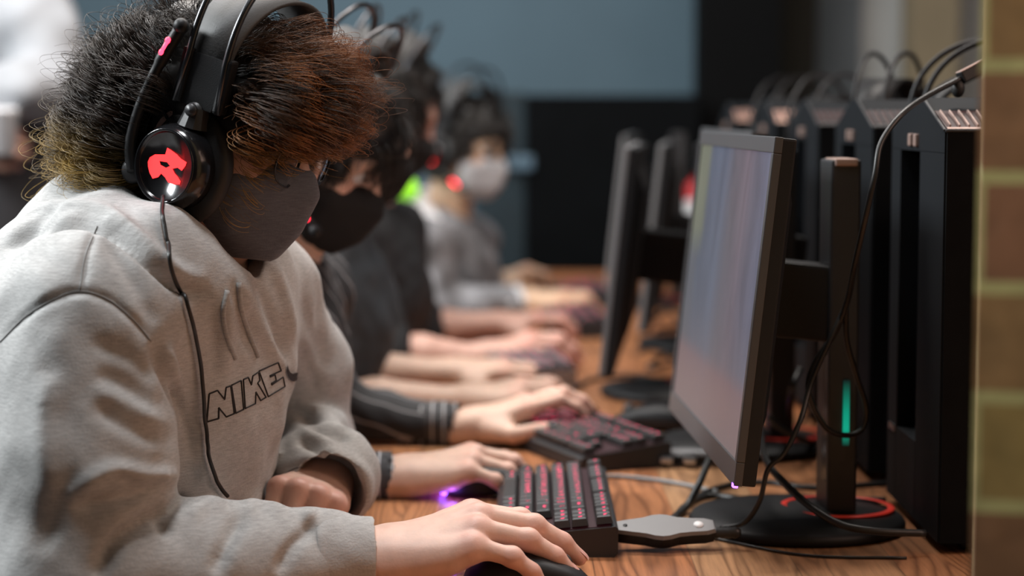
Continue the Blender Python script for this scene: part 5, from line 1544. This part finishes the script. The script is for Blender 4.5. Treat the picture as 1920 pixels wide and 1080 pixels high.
cable([G(1060, 742), G(1110, 712), G(1190, 705), G(1250, 715)], .004, 'blurry dark cable behind the silver keyboard')
cable([G(1200, 660), G(1240, 640), G(1260, 680), G(1215, 690), G(1250, 660)], .005, 'blurry coil of dark cable behind the thin edge on screens')
cable([G(1225, 600), G(1255, 580), G(1270, 610), G(1230, 620)], .005, 'far blurry coil of dark cable')
def adapter(loc, rz, lab, plugs=False):
    r = thing('audio_adapter', lab, 'adapter', loc, rz, 'small usb sound adapters')
    out = []
    for x, w in [(-.052, .005), (-.044, .008), (-.03, .0115), (-.017, .0145), (-.008, .0185), (.0, .020), (.008, .0185), (.017, .0145), (.03, .0125), (.045, .0115), (.054, .008)]: out.append((x, w))
    pts = [(x, -w) for x, w in out] + [(x, w) for x, w in out[::-1]]
    b = MB(); b.prism([(x * .97, y * .9) for x, y in pts], .004, .0155, top=pts); b.build('body', M_black, r, True)
    b = MB(); b.prism(pts, .0155, .0195, top=[(x * .97, y * .92) for x, y in pts]); b.build('top_cover', mat('adapter_grey', (.20, .20, .205), .5), r, True)
    b = MB(); b.sm = True; b.lathe([(.005, .0192), (.005, .0202), (0, .0204)], Matrix.Translation((.037, 0, 0)), 20, cap=False); tag(b.build('badge', mat('badge_white', (.8, .8, .8), .5), r, True), 'round white badge')
    b = MB(); b.sm = True; b.lathe([(.0022, .0192), (.0022, .0199), (0, .02)], Matrix.Translation((-.036, 0, 0)), 12, cap=False); b.build('hole', M_blackg, r, True)
    for s in (-1, 1):
        b = MB(); b.sm = True
        b.lathe([(.0062 if k % 2 else .0052, .002 + k * .0032) for k in range(8)] + [(.0036, .03)], Matrix.Translation((s * .050, 0, .0095)) @ Matrix.Rotation(s * PI / 2, 4, 'Y'), 16)
        b.build('strain_relief', M_cable, r, True)
    return r
ad = adapter(P(1238, 1000, 2.125) * [1, 1, 0] + [0, 0, TZ + .0085], math.radians(3), 'grey sound adapter with a white dot beside the nearest keyboard')
ad.rotation_euler.x = math.radians(24); ad.scale = (1.08, 1.08, 1.08)
a2 = adapter(T(1285, 872), math.radians(-10), 'dark adapter lying behind the turned keyboard under the lit screen')
b = MB()
for k in range(2): b.rbox((-.03 + k * .03, -.03, .006), (-.014 + k * .03, -.012, .014), .002)
b.build('plug', M_metal, a2, True)

lc = [o for o in bpy.data.objects if o.name == 'cable' or o.name.startswith('cable.')]
lc = [o for o in lc if o.get('label', '').startswith('long black cable')][0]
b = MB(); a0 = P(1800, 146, 2.185); a1 = P(1846, 122, 2.20); dd = nrm(a1 - a0); uu = nrm(np.cross([0, 1.0, 0], dd)); uu = uu if uu[2] > 0 else -uu
b.rbox((0, -.006, -.0075), (np.linalg.norm(a1 - a0), .006, .006), .002, M=frame(a0, dd, np.cross(uu, dd), uu)); rm = b.build('inline_remote', M_black, lc)
b = MB(); b.rbox((.001, -.0055, .0055), (np.linalg.norm(a1 - a0) - .001, .0055, .0068), .0005, 1, M=frame(a0, dd, np.cross(uu, dd), uu)); b.build('lit_top_strip', M_copper, rm)  # warm light on the remote's top, put in as a coppery strip
b = MB(); b.sm = True; b.ball(P(1796, 166, 2.185), (.0075, .0075, .010)); b.build('foam_tip', M_leather, lc)
# ------------------------------------------------------------------ light
def area(name, loc, tgt, size, power, col, sy=None):
    li = bpy.data.lights.new(name, 'AREA'); li.energy = power; li.color = col; li.size = size
    if sy: li.shape = 'RECTANGLE'; li.size_y = sy
    o = bpy.data.objects.new(name, li); COL.objects.link(o)
    o.location = loc
    o.rotation_euler = (Vector(tgt) - Vector(loc)).to_track_quat('-Z', 'Y').to_euler()
    return o
area('key_light', (-3.0, 2.25, 2.8), (-.3, 2.1, .9), .7, 160, (.93, .98, 1.0))
area('row_light', (-1.7, 4.1, 2.9), (0, 3.6, .8), 1.2, 34, (.97, .98, 1.0))
area('table_light', (-.1, 3.3, 3.05), (-.05, 3.3, .75), .6, 105, (1.0, .93, .87), 3.0)
area('wall_light', (-.6, 5.6, 2.9), (-.4, 7.2, 1.6), 1.6, 38, (.95, .98, 1.0), .6)
area('warm_fill', (2.2, 1.2, 2.3), (-.2, 2.0, .9), 1.2, 21, (1.0, .66, .52))
hl = area('brick_fill', (-.6, .6, 1.9), (.5, 1.33, 1.1), .3, .7, (1.0, .90, .66)); hl.data.spread = math.radians(38)  # added fill to brighten the brick pillar, not a lamp of the hall
ceil = area('ceiling_light', (-.42, 1.80, 3.05), (-.2, 1.95, .8), .45, 3.8, (.97, .98, 1.0)); ceil.data.spread = math.radians(60)
w = bpy.data.worlds.new('room_ambient'); SC.world = w; w.use_nodes = True
w.node_tree.nodes['Background'].inputs[0].default_value = (.5, .52, .55, 1); w.node_tree.nodes['Background'].inputs[1].default_value = .03
# ------------------------------------------------------------------ camera
cd = bpy.data.cameras.new('camera'); cam = bpy.data.objects.new('camera', cd); COL.objects.link(cam)
cd.sensor_width = 36; cd.lens = FPX * 36 / 1920; cd.clip_start = .05
cam.location = tuple(CAM); cam.rotation_euler = (PI / 2 - PITCH, 0, 0)
cd.dof.use_dof = True; cd.dof.focus_distance = 2.0; cd.dof.aperture_fstop = 2.6; cd.dof.aperture_blades = 0
SC.camera = cam
SC.view_settings.view_transform = 'Standard'; SC.view_settings.look = 'None'; SC.view_settings.exposure = 0.0
SC.cycles.use_denoising = True
SC.cycles.max_bounces = 6
SC.cycles.sample_clamp_indirect = 4
